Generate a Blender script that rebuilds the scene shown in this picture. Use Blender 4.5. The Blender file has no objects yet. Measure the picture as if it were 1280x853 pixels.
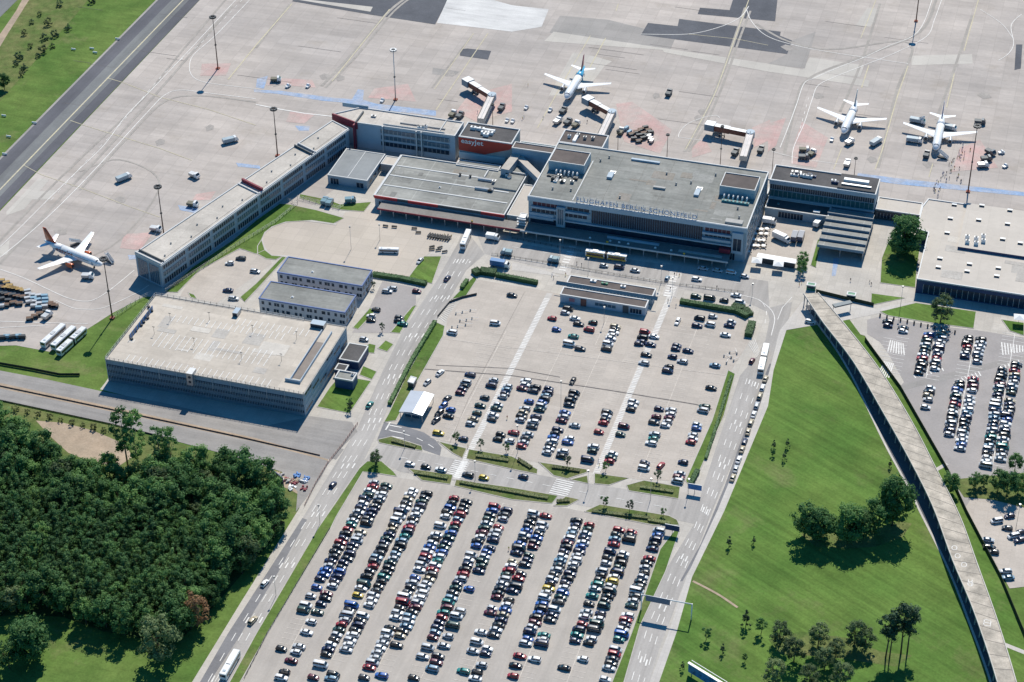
import bpy, bmesh, math, random
from mathutils import Vector, Matrix
rnd = random.Random(7)
R = math.radians
scene = bpy.context.scene
col = scene.collection
# ---------------------------------------------------------------- camera and survey
F = 2531.7; PITCH = 0.620619; ROLL = -0.0107068; HEAD = -0.297797; CAMH = 478.0
CAMX, CAMY = -250.0, -850.0
def _axes():
    cp, sp = math.cos(PITCH), math.sin(PITCH)
    def rot(v, a): return Vector((v[0]*math.cos(a)-v[1]*math.sin(a), v[0]*math.sin(a)+v[1]*math.cos(a), v[2]))
    r, u, f = Vector((1,0,0)), Vector((0,sp,cp)), Vector((0,cp,-sp))
    cr, sr = math.cos(ROLL), math.sin(ROLL)
    return [rot(v, -HEAD) for v in (r*cr+u*sr, -r*sr+u*cr, f)]
RX, UX, WX = _axes()
def G(px, py, z=0.0):
    """survey point: where the sight line of a spot of the photograph meets height z"""
    d = WX + RX*((px-640)/F) + UX*(-(py-426.5)/F)
    t = (z-CAMH)/d.z
    return (CAMX+d.x*t, CAMY+d.y*t)
cam_d = bpy.data.cameras.new('camera'); cam = bpy.data.objects.new('camera', cam_d); col.objects.link(cam)
cam_d.sensor_width = 36; cam_d.lens = F/1280*36; cam_d.clip_start = 5; cam_d.clip_end = 60000
m = Matrix((( RX.x, UX.x, -WX.x, CAMX), (RX.y, UX.y, -WX.y, CAMY), (RX.z, UX.z, -WX.z, CAMH), (0,0,0,1)))
cam.matrix_world = m
scene.camera = cam
# ---------------------------------------------------------------- light
SUN_EL, SUN_AZ = 48.5, 93.4
s = Vector((math.cos(R(SUN_EL))*math.cos(R(SUN_AZ)), math.cos(R(SUN_EL))*math.sin(R(SUN_AZ)), math.sin(R(SUN_EL))))
sl = bpy.data.lights.new('sun', 'SUN'); sl.energy = 5.15; sl.angle = R(0.5); sl.color = (1, .94, .835)
so = bpy.data.objects.new('sun', sl); col.objects.link(so); so.rotation_euler = s.to_track_quat('Z', 'Y').to_euler(); so.location = (0,0,600)
w = bpy.data.worlds.new('World'); scene.world = w; w.use_nodes = True
nt = w.node_tree; sky = nt.nodes.new('ShaderNodeTexSky'); sky.sky_type = 'NISHITA'; sky.sun_disc = False
sky.sun_elevation = R(SUN_EL); sky.sun_rotation = R(90-SUN_AZ); sky.altitude = 50; sky.air_density = 1.0; sky.dust_density = 0.3; sky.ozone_density = 2.0
bg = nt.nodes['Background']; bg.inputs[1].default_value = 0.07
tint = nt.nodes.new('ShaderNodeMix'); tint.data_type = 'RGBA'; tint.blend_type = 'MULTIPLY'; tint.inputs[0].default_value = 1; tint.inputs[7].default_value = (.30, 1.05, 1.50, 1)
nt.links.new(sky.outputs[0], tint.inputs[6]); nt.links.new(tint.outputs[2], bg.inputs[0])
scene.view_settings.view_transform = 'Standard'; scene.view_settings.look = 'None'; scene.view_settings.exposure = 0
# ---------------------------------------------------------------- materials
MATS = {}
def _nm(name):
    m = bpy.data.materials.new(name); m.use_nodes = True; return m, m.node_tree, m.node_tree.nodes['Principled BSDF']
def N(nt, t, **k):
    n = nt.nodes.new(t)
    for a, v in k.items():
        if hasattr(n, a): setattr(n, a, v)
        else: n.inputs[a].default_value = v
    return n
def pos(nt): return nt.nodes.new('ShaderNodeNewGeometry').outputs['Position']
def ramp(nt, fac, lo, hi, a, b):
    r = N(nt, 'ShaderNodeMapRange'); r.inputs[1].default_value = lo; r.inputs[2].default_value = hi; r.inputs[3].default_value = a; r.inputs[4].default_value = b
    nt.links.new(fac, r.inputs[0]); return r.outputs[0]
def noise(nt, vec, scale, detail=3, rough=.6, stretch=None, rot=0):
    if stretch or rot:
        mp = N(nt, 'ShaderNodeMapping'); nt.links.new(vec, mp.inputs[0]); vec = mp.outputs[0]
        mp.inputs['Rotation'].default_value = (0,0,rot)
        if stretch: mp.inputs['Scale'].default_value = stretch
    n = N(nt, 'ShaderNodeTexNoise'); n.inputs['Scale'].default_value = scale; n.inputs['Detail'].default_value = detail; n.inputs['Roughness'].default_value = rough
    nt.links.new(vec, n.inputs['Vector']); return n.outputs[0]
def mulf(nt, a, b):
    m = N(nt, 'ShaderNodeMath', operation='MULTIPLY'); nt.links.new(a, m.inputs[0]); nt.links.new(b, m.inputs[1]); return m.outputs[0]
def mulc(nt, colr, f):
    m = N(nt, 'ShaderNodeVectorMath', operation='SCALE'); nt.links.new(f, m.inputs[3])
    if isinstance(colr, tuple): m.inputs[0].default_value = colr[:3]
    else: nt.links.new(colr, m.inputs[0])
    return m.outputs[0]
def mix(nt, f, a, b):
    m = N(nt, 'ShaderNodeMix', data_type='RGBA')
    nt.links.new(f, m.inputs[0])
    for i, c in ((6, a), (7, b)):
        if isinstance(c, tuple): m.inputs[i].default_value = (*c[:3], 1)
        else: nt.links.new(c, m.inputs[i])
    return m.outputs[2]
def M(name, c, rough=.8, metal=0, var=.12, scale=.25, coat=0, spec=.3, emit=None):
    if name in MATS: return MATS[name]
    m, nt, b = _nm(name)
    b.inputs['Roughness'].default_value = rough; b.inputs['Metallic'].default_value = metal
    b.inputs['Specular IOR Level'].default_value = spec; b.inputs['Coat Weight'].default_value = coat
    if coat: b.inputs['Coat Roughness'].default_value = .08
    p = pos(nt); f = ramp(nt, noise(nt, p, scale, 4), .3, .7, 1-var, 1+var)
    f2 = ramp(nt, noise(nt, p, scale*7, 3), .3, .7, 1-var*.6, 1+var*.6)
    nt.links.new(mulc(nt, c, mulf(nt, f, f2)), b.inputs['Base Color'])
    MATS[name] = m; return m
def ground_mat(name, ca, cb, big=.02, mid=.12, fine=1.2, joint=None, streak=None, stain=.12, rough=.9, extra=None, angle=0.0):
    """paving or turf: two tones mixed at several scales, optional slab joints, optional tyre or mowing streaks"""
    m, nt, b = _nm(name); p = pos(nt)
    b.inputs['Roughness'].default_value = rough; b.inputs['Specular IOR Level'].default_value = .15
    if angle:
        mp = N(nt, 'ShaderNodeMapping'); nt.links.new(p, mp.inputs[0]); mp.inputs['Rotation'].default_value = (0,0,angle); p = mp.outputs[0]
    c = mix(nt, ramp(nt, noise(nt, p, big, 5, .62), .36, .64, 0, 1), ca, cb)
    if extra:
        ec, es, lo_, hi_ = extra
        c = mix(nt, ramp(nt, noise(nt, p, es, 6, .7), lo_, hi_, 0, .85), c, ec)
    f = ramp(nt, noise(nt, p, mid, 5, .65), .3, .7, 1-stain, 1+stain)
    g = ramp(nt, noise(nt, p, fine, 4, .7), .3, .7, 1-stain*.9, 1+stain*.9)
    f = mulf(nt, f, g)
    if joint:
        bw, bh, dark, vary, wid = joint
        br = N(nt, 'ShaderNodeTexBrick'); br.offset = 0; br.inputs['Scale'].default_value = 1
        br.inputs['Brick Width'].default_value = bw; br.inputs['Row Height'].default_value = bh; br.inputs['Mortar Size'].default_value = wid
        br.inputs['Color1'].default_value = (1-vary,)*3+(1,); br.inputs['Color2'].default_value = (1+vary,)*3+(1,); br.inputs['Mortar'].default_value = (dark,)*3+(1,)
        br.inputs['Mortar Smooth'].default_value = .5
        nt.links.new(p, br.inputs['Vector'])
        s_ = N(nt, 'ShaderNodeSeparateColor'); nt.links.new(br.outputs[0], s_.inputs[0]); f = mulf(nt, f, s_.outputs[0])
    if joint:
        b2 = N(nt, 'ShaderNodeTexBrick'); b2.offset = .37; b2.inputs['Scale'].default_value = 1; b2.inputs['Brick Width'].default_value = joint[0]*5.3; b2.inputs['Row Height'].default_value = joint[1]*3.1; b2.inputs['Mortar Size'].default_value = 0
        b2.inputs['Color1'].default_value = (1-joint[3]*.9,)*3+(1,); b2.inputs['Color2'].default_value = (1+joint[3]*.9,)*3+(1,); nt.links.new(p, b2.inputs['Vector'])
        s2 = N(nt, 'ShaderNodeSeparateColor'); nt.links.new(b2.outputs[0], s2.inputs[0]); f = mulf(nt, f, s2.outputs[0])
    if streak:
        sx, sy, amt = streak
        f = mulf(nt, f, ramp(nt, noise(nt, p, 1, 4, .7, stretch=(sx, sy, 1)), .35, .65, 1-amt, 1+amt))
    nt.links.new(mulc(nt, c, f), b.inputs['Base Color'])
    MATS[name] = m; return m
CONC = ground_mat('apron_concrete', (.475,.425,.385), (.40,.365,.34), big=.012, mid=.05, fine=.5, joint=(7.5, 7.5, .80, .055, .09), streak=(.012,.16,.07), stain=.06, extra=((.36,.315,.27), .045, .56, .78))
BLEACH = ground_mat('bleached_white_concrete', (.66,.65,.63), (.54,.53,.52), big=.05, mid=.2, stain=.08, streak=(.05,.3,.1))
ROADC = ground_mat('half_built_road_surface', (.33,.31,.29), (.27,.258,.25), big=.04, mid=.12, streak=(.012,.3,.10), stain=.09)
CONC_L = ground_mat('new_concrete_slabs', (.54,.505,.455), (.48,.45,.41), big=.03, mid=.08, joint=(7.5,7.5,.85,.04,.09), stain=.05)
CONC_D = ground_mat('worn_concrete_slabs', (.36,.335,.315), (.31,.295,.28), big=.03, mid=.08, joint=(7.5,7.5,.85,.05,.09), stain=.07)
ASPH = ground_mat('dark_asphalt', (.125,.13,.145), (.095,.10,.115), big=.02, mid=.15, stain=.12)
ASPH_TAXI = ground_mat('taxiway_asphalt', (.135,.135,.15), (.105,.107,.122), big=.02, mid=.1, stain=.08, streak=(.15,.008,.12), angle=0.0)
ASPH_MID = ground_mat('worn_taxiway_strip', (.20,.205,.205), (.165,.17,.175), big=.02, mid=.1, stain=.08, streak=(.15,.008,.15))
ROADM = ground_mat('road_asphalt_weathered', (.42,.395,.37), (.355,.335,.315), big=.03, mid=.12, streak=(.3,.012,.12), stain=.08)
ROADG = ground_mat('grey_road_asphalt', (.225,.222,.23), (.18,.18,.19), big=.03, mid=.1, streak=(.02,.3,.08), stain=.08)
LOTM = ground_mat('car_park_paving', (.50,.445,.39), (.445,.40,.355), big=.02, mid=.12, joint=(5.0,2.5,.90,.035,.08), stain=.07)
LOTA = ground_mat('car_park_aisle', (.45,.41,.365), (.405,.37,.335), big=.02, mid=.1, streak=(.35,.02,.06), stain=.06)
LOTG = ground_mat('grey_car_park', (.38,.35,.335), (.33,.31,.30), big=.03, mid=.1, stain=.08)
PAVE = ground_mat('paving_slabs', (.53,.49,.435), (.46,.43,.39), big=.05, mid=.2, joint=(3,3,.88,.05,.1), stain=.08)
PLAZA = ground_mat('plaza_concrete', (.52,.46,.39), (.475,.42,.365), big=.02, mid=.08, joint=(7,5,.88,.04,.12), stain=.05)
PAVE_L = ground_mat('light_walkway_paving', (.56,.53,.49), (.50,.47,.44), big=.05, mid=.2, joint=(2,2,.9,.04,.1), stain=.06)
GRASS = ground_mat('meadow_grass', (.130,.195,.048), (.080,.150,.032), big=.03, mid=.13, fine=1.1, streak=(.05,.35,.10), stain=.2, rough=1, extra=((.20,.19,.09), .035, .55, .72))
LAWN = ground_mat('mown_lawn', (.128,.200,.046), (.082,.162,.033), big=.022, mid=.07, fine=1.0, streak=(.012,.42,.17), stain=.18, rough=1, angle=.5, extra=((.17,.18,.075), .028, .54, .72))
GRASS_DRY = ground_mat('dry_grass', (.17,.18,.07), (.085,.14,.035), big=.08, mid=.3, fine=1.5, stain=.25, rough=1)
ISLE = ground_mat('island_planting', (.17,.17,.075), (.085,.135,.035), big=.12, mid=.35, fine=1.6, stain=.25, rough=1)
SAND = ground_mat('bare_sand', (.44,.34,.25), (.36,.29,.22), big=.06, mid=.2, stain=.15, rough=1)
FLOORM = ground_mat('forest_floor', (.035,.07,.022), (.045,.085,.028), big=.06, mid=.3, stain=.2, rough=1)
WHITE_L = ground_mat('white_road_paint', (.80,.78,.74), (.66,.64,.61), big=.3, mid=.8, stain=.12)
FAINT_L = ground_mat('faded_bay_paint', (.68,.62,.55), (.52,.47,.42), big=.3, mid=.9, stain=.12)
YEL_L = ground_mat('yellow_guide_paint', (.60,.54,.36), (.50,.46,.36), big=.3, mid=.8, stain=.12)
BLUE_P = ground_mat('blue_apron_paint', (.27,.38,.56), (.41,.42,.46), big=.12, mid=.4, stain=.15)
PINK_P = ground_mat('faded_red_apron_paint', (.53,.36,.335), (.47,.40,.365), big=.1, mid=.3, joint=(7.5,7.5,.85,.05,.09), stain=.08)
TAR = ground_mat('tar_joint', (.13,.12,.12), (.2,.18,.17), big=.3, mid=.8, stain=.15)
# ---------------------------------------------------------------- mesh helpers
class MB:
    def __init__(s): s.v = []; s.f = []; s.m = []; s.mats = []; s.sm = []
    def mi(s, mat):
        if mat not in s.mats: s.mats.append(mat)
        return s.mats.index(mat)
    def face(s, pts, mat, smooth=False):
        n = len(s.v); s.v += [tuple(p) for p in pts]; s.f.append(tuple(range(n, n+len(pts)))); s.m.append(s.mi(mat)); s.sm.append(smooth)
    def box(s, x0, x1, y0, y1, z0, z1, mat, top=None):
        s.prism([(x0,y0),(x1,y0),(x1,y1),(x0,y1)], z0, z1, mat, top)
    def obox(s, cx, cy, L, W, ang, z0, z1, mat, top=None):
        c, n = math.cos(ang), math.sin(ang)
        s.prism([(cx+a*c-b*n, cy+a*n+b*c) for a, b in ((-L/2,-W/2),(L/2,-W/2),(L/2,W/2),(-L/2,W/2))], z0, z1, mat, top)
    def prism(s, poly, z0, z1, mat, top=None, bottom=True):
        a = sum(poly[i][0]*poly[(i+1)%len(poly)][1]-poly[(i+1)%len(poly)][0]*poly[i][1] for i in range(len(poly)))
        if a < 0: poly = poly[::-1]
        n = len(poly)
        for i in range(n):
            p, q = poly[i], poly[(i+1)%n]
            s.face([(p[0],p[1],z0),(q[0],q[1],z0),(q[0],q[1],z1),(p[0],p[1],z1)], mat)
        s.face([(p[0],p[1],z1) for p in poly], top or mat)
        if bottom: s.face([(p[0],p[1],z0) for p in poly[::-1]], mat)
    def grid(s, rings, mat, smooth=True, cap=True, close=True):
        """loft through rings of equal count"""
        n = len(s.v); k = len(rings[0])
        for r in rings: s.v += [tuple(p) for p in r]
        mi = s.mi(mat)
        for i in range(len(rings)-1):
            for j in range(k if close else k-1):
                a, b = n+i*k+j, n+i*k+(j+1)%k
                s.f.append((a, b, b+k, a+k)); s.m.append(mi); s.sm.append(smooth)
        if cap:
            s.f.append(tuple(n+j for j in range(k))[::-1]); s.m.append(mi); s.sm.append(False)
            s.f.append(tuple(n+(len(rings)-1)*k+j for j in range(k))); s.m.append(mi); s.sm.append(False)
    def tube(s, a, b, r0, r1, mat, n=8, smooth=True):
        a, b = Vector(a), Vector(b); d = (b-a).normalized()
        u = d.cross(Vector((0,0,1)) if abs(d.z) < .95 else Vector((1,0,0))).normalized(); v = d.cross(u)
        s.grid([[p+(u*math.cos(t)+v*math.sin(t))*r for t in [2*math.pi*i/n for i in range(n)]] for p, r in ((a,r0),(b,r1))], mat, smooth)
    def add(s, o, M4, remap=None):
        n = len(s.v); s.v += [tuple(M4 @ Vector(p)) for p in o.v]
        s.f += [tuple(i+n for i in f) for f in o.f]; s.sm += o.sm
        s.m += [s.mi((remap or {}).get(o.mats[i], o.mats[i])) for i in o.m]
    def mesh(s, name, off=(0,0,0)):
        me = bpy.data.meshes.new(name)
        me.from_pydata([(p[0]-off[0], p[1]-off[1], p[2]-off[2]) for p in s.v], [], s.f)
        for mt in s.mats: me.materials.append(mt)
        me.polygons.foreach_set('material_index', s.m); me.polygons.foreach_set('use_smooth', s.sm)
        me.update(); return me
    def build(s, name, parent=None, loc=None):
        """one mesh object; vertices are world coordinates (or parent-local for prototypes at the origin)"""
        off = (0,0,0)
        if parent is not None and parent.get('_world'): off = tuple(parent.get('_world'))
        elif loc is not None: off = loc
        o = bpy.data.objects.new(name, s.mesh(name, off)); col.objects.link(o)
        if parent is not None:
            o.parent = parent
            if parent.get('_world'): o['_world'] = list(off)
        elif loc is not None: o.location = loc; o['_world'] = list(loc)
        return o
def tag(o, label, cat=None, group=None, kind=None):
    if label: o['label'] = label
    if cat: o['category'] = cat
    if group: o['group'] = group
    if kind: o['kind'] = kind
    return o
def empty(name, loc, label, cat, group=None, rz=0, world=True):
    o = bpy.data.objects.new(name, None); col.objects.link(o); o.location = loc; o.rotation_euler = (0,0,rz); o.empty_display_size = .5
    if world: o['_world'] = list(loc)
    return tag(o, label, cat, group)
def place(proto, loc, rz=0, label=None, group=None, scale=None, cat=None):
    """copy a thing with its parts and sub-parts"""
    r = proto.copy(); col.objects.link(r); r.location = loc; r.rotation_euler = (0,0,rz)
    if scale: r.scale = (scale,)*3 if not isinstance(scale, tuple) else scale
    if label: r['label'] = label
    if group: r['group'] = group
    if cat: r['category'] = cat
    for ch in proto.children:
        c = ch.copy(); col.objects.link(c); c.parent = r
        for g in ch.children:
            d = g.copy(); col.objects.link(d); d.parent = c
    return r
PROTOS = []
def proto(o): PROTOS.append(o); return o
def drop_protos():
    for o in PROTOS:
        for c in list(o.children):
            for g in list(c.children): bpy.data.objects.remove(g)
            bpy.data.objects.remove(c)
        bpy.data.objects.remove(o)
# ---------------------------------------------------------------- sheets and painted lines
ZK = {}
def sheet(name, polys, mat, z, world=False):
    mb = MB(); z0 = z
    for poly in polys:
        ZK[z0] = ZK.get(z0, -1)+1; z = z0+.00061*ZK[z0]
        pts = list(poly) if world else [G(*p) for p in poly]
        a = sum(pts[i][0]*pts[(i+1)%len(pts)][1]-pts[(i+1)%len(pts)][0]*pts[i][1] for i in range(len(pts)))
        if a < 0: pts = pts[::-1]
        mb.face([(p[0],p[1],z) for p in pts], mat)
    o = mb.build(name); tag(o, None, kind='structure'); return o
def smooth_line(pts, n=6):
    out = []
    for i in range(len(pts)-1):
        p0 = pts[max(i-1,0)]; p1 = pts[i]; p2 = pts[i+1]; p3 = pts[min(i+2,len(pts)-1)]
        for k in range(n):
            t = k/n
            out.append(tuple(.5*((2*p1[j])+(-p0[j]+p2[j])*t+(2*p0[j]-5*p1[j]+4*p2[j]-p3[j])*t*t+(-p0[j]+3*p1[j]-3*p2[j]+p3[j])*t**3) for j in (0,1)))
    out.append(tuple(pts[-1])); return out
RK = [0]
def ribbon(mb, pts, w, mat, z, dash=None):
    """painted line through world points; dash=(on, off) in metres"""
    P = [Vector((p[0],p[1])) for p in pts]
    if dash:
        on, off = dash; t = 0; acc = []; state = True; left = on
        segs = []
        cur = [P[0]]
        for i in range(len(P)-1):
            a, b = P[i], P[i+1]; L = (b-a).length; d = 0
            while L-d > left:
                d += left; q = a+(b-a)*(d/L)
                if state: cur.append(q); segs.append(cur)
                cur = [q]; state = not state; left = on if state else off
            left -= L-d
            if state: cur.append(b)
        if state and len(cur) > 1: segs.append(cur)
        for c in segs: ribbon(mb, c, w, mat, z)
        return
    RK[0] += 1; z = z+.00013*(RK[0]%230)
    L = []; Rr = []
    for i, p in enumerate(P):
        d = (P[min(i+1,len(P)-1)]-P[max(i-1,0)])
        if d.length < 1e-6: continue
        d.normalize(); n = Vector((-d.y, d.x))*(w/2)
        L.append(p+n); Rr.append(p-n)
    for i in range(len(L)-1):
        mb.face([(Rr[i].x,Rr[i].y,z),(Rr[i+1].x,Rr[i+1].y,z),(L[i+1].x,L[i+1].y,z),(L[i].x,L[i].y,z)], mat)
def T(ox, oy, *p): return [(ox+x/4, oy+y/4) for x, y in p]
# ================================================================ THE GROUND
sheet('ground', [[(-9000,-4000),(9000,-4000),(9000,14000),(-9000,14000)]], GRASS, 0, world=True)
# apron: everything airside, out past the top of the picture
AP = [(252,-2),(-30,296),(-30,433),(20,432),(62,440),(112,410),(140,392),(180,371),(205,372),(300,345),(330,300),(430,262),(470,245),(500,200),(640,215),(900,225),(1160,262),(1400,300),(1700,330)]
apw = [G(*p) for p in AP]; far = [(apw[-1][0]+200, apw[0][1]+900), (apw[0][0], apw[0][1]+900)]
sheet('apron', [apw+far], CONC, .05, world=True)
OILM = ground_mat('oil_darkened_concrete', (.33,.305,.285), (.38,.35,.32), big=.15, mid=.4, stain=.12)
sheet('stand_oil_stains', [[(x+dx*k, y+dy) for dx, dy in ((-3,0),(-1.5,3),(2,2.2),(3.5,-1),(0,-3.5))] for (x, y), k in ((G(px,py),s_) for px, py, s_ in ((406,96,1),(425,98,.8),(878,140,.8),(872,148,.6),(1022,120,1.0),(345,105,.7),(200,178,.8),(262,160,.7),(150,250,.9),(560,92,1.2),(1090,200,.8),(1160,206,.9),(700,150,.7),(820,120,.6),(75,290,1.1),(985,60,1.3),(1230,120,1.1)))], OILM, .102, world=True)
# taxiway on the left edge, runs parallel to the stands' guide lines
a, b = G(252,-2), G(0,262); c, d = G(196,0), G(0,203); m0, m1 = G(229,0), G(25,212)
xR, xL = (a[0]+b[0])/2, (c[0]+d[0])/2; xM = (m0[0]+m1[0])/2
Y0, Y1 = b[1]-120, a[1]+900
def strip(name, x0, x1, y0, y1, mat, z): return sheet(name, [[(x0,y0),(x1,y0),(x1,y1),(x0,y1)]], mat, z, world=True)
strip('taxiway', xL, xR, Y0, Y1, ASPH_TAXI, .09)
strip('taxiway_wheel_strip', xM-6, xM+3, Y0, Y1, ASPH_MID, .11)
strip('taxiway_shoulder_edge', xL-1.2, xL, Y0, Y1, CONC_D, .10)
# service road beyond the meadow, top left
sheet('perimeter_road', [[(-20,-12),(34,-12),(8,14),(-20,42)]], ASPH_MID, .05)
sheet('dirt_track', [[(34,-12),(44,-12),(10,42),(-20,92),(-20,70),(2,40),(20,14)]], SAND, .04)
sheet('rough_meadow', [[(44,-12),(120,-12),(92,22),(60,58),(20,104),(-20,150),(-20,92),(10,42)]], GRASS_DRY, .03)
# town side paving that carries the terminal, roads and lots
TS = [(470,200),(330,300),(200,372),(132,478),(125,487),(320,535),(330,560),(395,573),(374,636),(300,755),(240,853),(190,930),(790,930),(824,853),(865,722),(905,640),(967,463),(983,413),(1013,400),(1081,420),(1125,486),(1185,591),(1250,725),(1400,700),(1400,300),(1160,262),(900,225)]
sheet('town_side_paving', [TS], PAVE, .055)
# ---- roads
RD = {}
def road(name, left, right, mat, z): sheet(name, [list(left)+list(right)[::-1]], mat, z)
road('access_road', [(218,905),(250,853),(284.5,793),(374,655),(447,535),(478,465),(504,413),(545,353),(572,305),(580,285)],
     [(256,905),(287,853),(320.5,793),(398,660),(412,638),(455,576),(476,531),(503,471),(524,434),(560,378),(583,338),(606,318)], ROADM, .075)
sheet('resurfaced_lane', [[(218,905),(250,853),(284.5,793),(340,707),(378,648),(384,650),(366,682),(350,712),(318,764),(300,795),(262,853),(232,905)]], ROADG, .085)
road('terminal_forecourt_road', [(596,292),(650,305),(725,317),(850,333),(905,343),(960,352)], [(606,318),(668,333),(760,349),(850,361),(905,372),(940,381),(962,392)], ROADM, .075)
road('lot_cross_road', [(455,576),(476,552),(500,560),(548,570),(640,588),(690,597),(770,610),(850,624),(878,625)], [(447,590),(470,575),(500,590),(560,600),(640,615),(735,634),(800,640),(843,650),(868,655)], ROADM, .078)
road('exit_slip_road', [(480,528),(505,533),(530,541),(545,551),(552,560)], [(471,551),(489,548),(512,552),(530,563),(550,570)], ROADG, .082)
# right-hand road
road('main_exit_road', [(958,386),(962,400),(957,425),(946,445),(925,470),(905,530),(878,612),(868,655),(830,716),(800,783),(779,853),(765,905)],
     [(990,378),(988,392),(978,425),(962,466),(945,508),(890,640),(858,722),(824,812),(812,853),(800,905)], ROADM, .075)
sheet('taxi_rank_lane', [[(962,455),(952,480),(905,610),(876,680),(850,727),(853,727),(882,680),(912,612),(958,484),(970,455)]], ROADG, .085)
sheet('roadside_footpath', [[(983,413),(967,463),(960,508),(905,640),(865,722),(846,790),(824,853),(810,905),(800,905),(812,853),(836,790),(858,722),(897,638),(950,508),(962,463),(975,413)]], PAVE_L, .09)
# carriageways still under construction on the left
road('new_carriageway', [(-30,457),(0,463.5),(60,475),(125,489),(200,503),(330,533),(430,562)], [(-30,473),(0,479),(150,511),(320,548),(420,575)], ROADC, .08)
road('old_carriageway', [(-30,480),(0,486),(150,517),(320,553),(412,577),(400,600)], [(-30,495),(0,501),(137,530),(300,573),(352,590),(372,615),(370,640)], ROADC, .08)
sheet('median_gravel', [[(-30,468),(150,506),(320,543),(410,566),(410,580),(320,558),(150,521),(-30,485)]], SAND, .078)
sheet('building_site_ground', [[(-30,497),(0,503),(137,532),(290,572),(345,588),(385,600),(395,625),(380,640),(350,640),(300,600),(160,620),(60,580),(-30,560)]], GRASS_DRY, .02)
sheet('bare_earth', [[(45,526),(80,529),(115,538),(158,556),(165,572),(150,582),(120,580),(85,566),(62,545)]], SAND, .045)
sheet('rubble_verge', [[(338,588),(368,596),(388,600),(391,622),(384,634),(376,620),(362,612),(340,604)]], SAND, .05)
sheet('garage_forecourt', [[(385,520),(440,528),(447,540),(412,575),(320,548),(330,533),(384,522)]], ROADC, .079)
# ---- car parks
def quad_lot(name, poly, mat, z): return sheet(name, [poly], mat, z)
quad_lot('lower_car_park', [(476,594),(568,608),(690,632),(840,662),(822,714),(785,794),(760,853),(745,905),(270,905),(308,840),(334,793),(413,662),(454,588)], LOTA, .08)
quad_lot('upper_car_park', [(560,395),(598,350),(676,363),(700,368),(820,392),(838,372),(935,392),(938,425),(915,462),(892,520),(858,602),(800,600),(690,583),(590,560),(525,545),(505,531),(484,525),(556,420)], LOTM, .08)
quad_lot('right_car_park', [(1084,400),(1100,396),(1170,408),(1220,413),(1290,424),(1400,440),(1400,700),(1262,728),(1235,690),(1205,640),(1160,560),(1122,487),(1130,478),(1112,445),(1100,428),(1084,418)], LOTG, .08)
sheet('car_park_crossing_lane', [[(1126,482),(1180,468),(1290,441),(1400,413),(1400,419),(1290,448),(1180,476),(1129,488)]], CONC_D, .10)
quad_lot('dirt_parking', [(1206,636),(1215,622),(1300,610),(1400,640),(1400,720),(1262,736)], LOTM, .09)
quad_lot('plaza', [(327,300),(331,291),(340,284),(357,278),(378,276),(400,278),(420,281),(432,266),(465,262),(575,285),(560,300),(530,322),(510,348),(465,340),(359,321),(340,321),(331,313)], PLAZA, .085)
mk_ = MB(); ribbon(mk_, smooth_line([G(*p) for p in ((465,341),(400,329),(359,321),(340,320),(331,312),(327,300),(331,291),(340,284),(357,278),(378,276),(400,278),(420,281))]), 1.3, PAVE_L, .175); tag(mk_.build('plaza_kerb'), None, kind='structure')
quad_lot('office_car_park', [(478,352),(520,360),(520,380),(500,417),(440,416),(462,385)], LOTG, .082)
quad_lot('staff_car_park', [(290,313),(335,318),(340,330),(270,380),(225,371),(240,345)], LOTM, .082)
quad_lot('service_yard', [(940,290),(960,262),(1022,278),(1010,330),(930,330)], LOTM, .085)
sheet('walkway_paving', [[(975,413),(1005,375),(1024,372),(1060,380),(1095,386),(1140,378),(1144,381),(1100,392),(1050,402),(1012,408),(983,413),(970,430)]], PAVE_L, .10)
# paved zebra-like walkways through the upper lot
xw = []
for p, q, w_ in (((688,374),(566,597),2.6),((846,360),(741,592),2.6)):
    A, B = G(*p), G(*q); x = (A[0]+B[0])/2; xw.append((x, B[1], A[1]))
    strip('footway', x-w_/2, x+w_/2, B[1]-1, A[1]+4, PAVE_L, .105)
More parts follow.
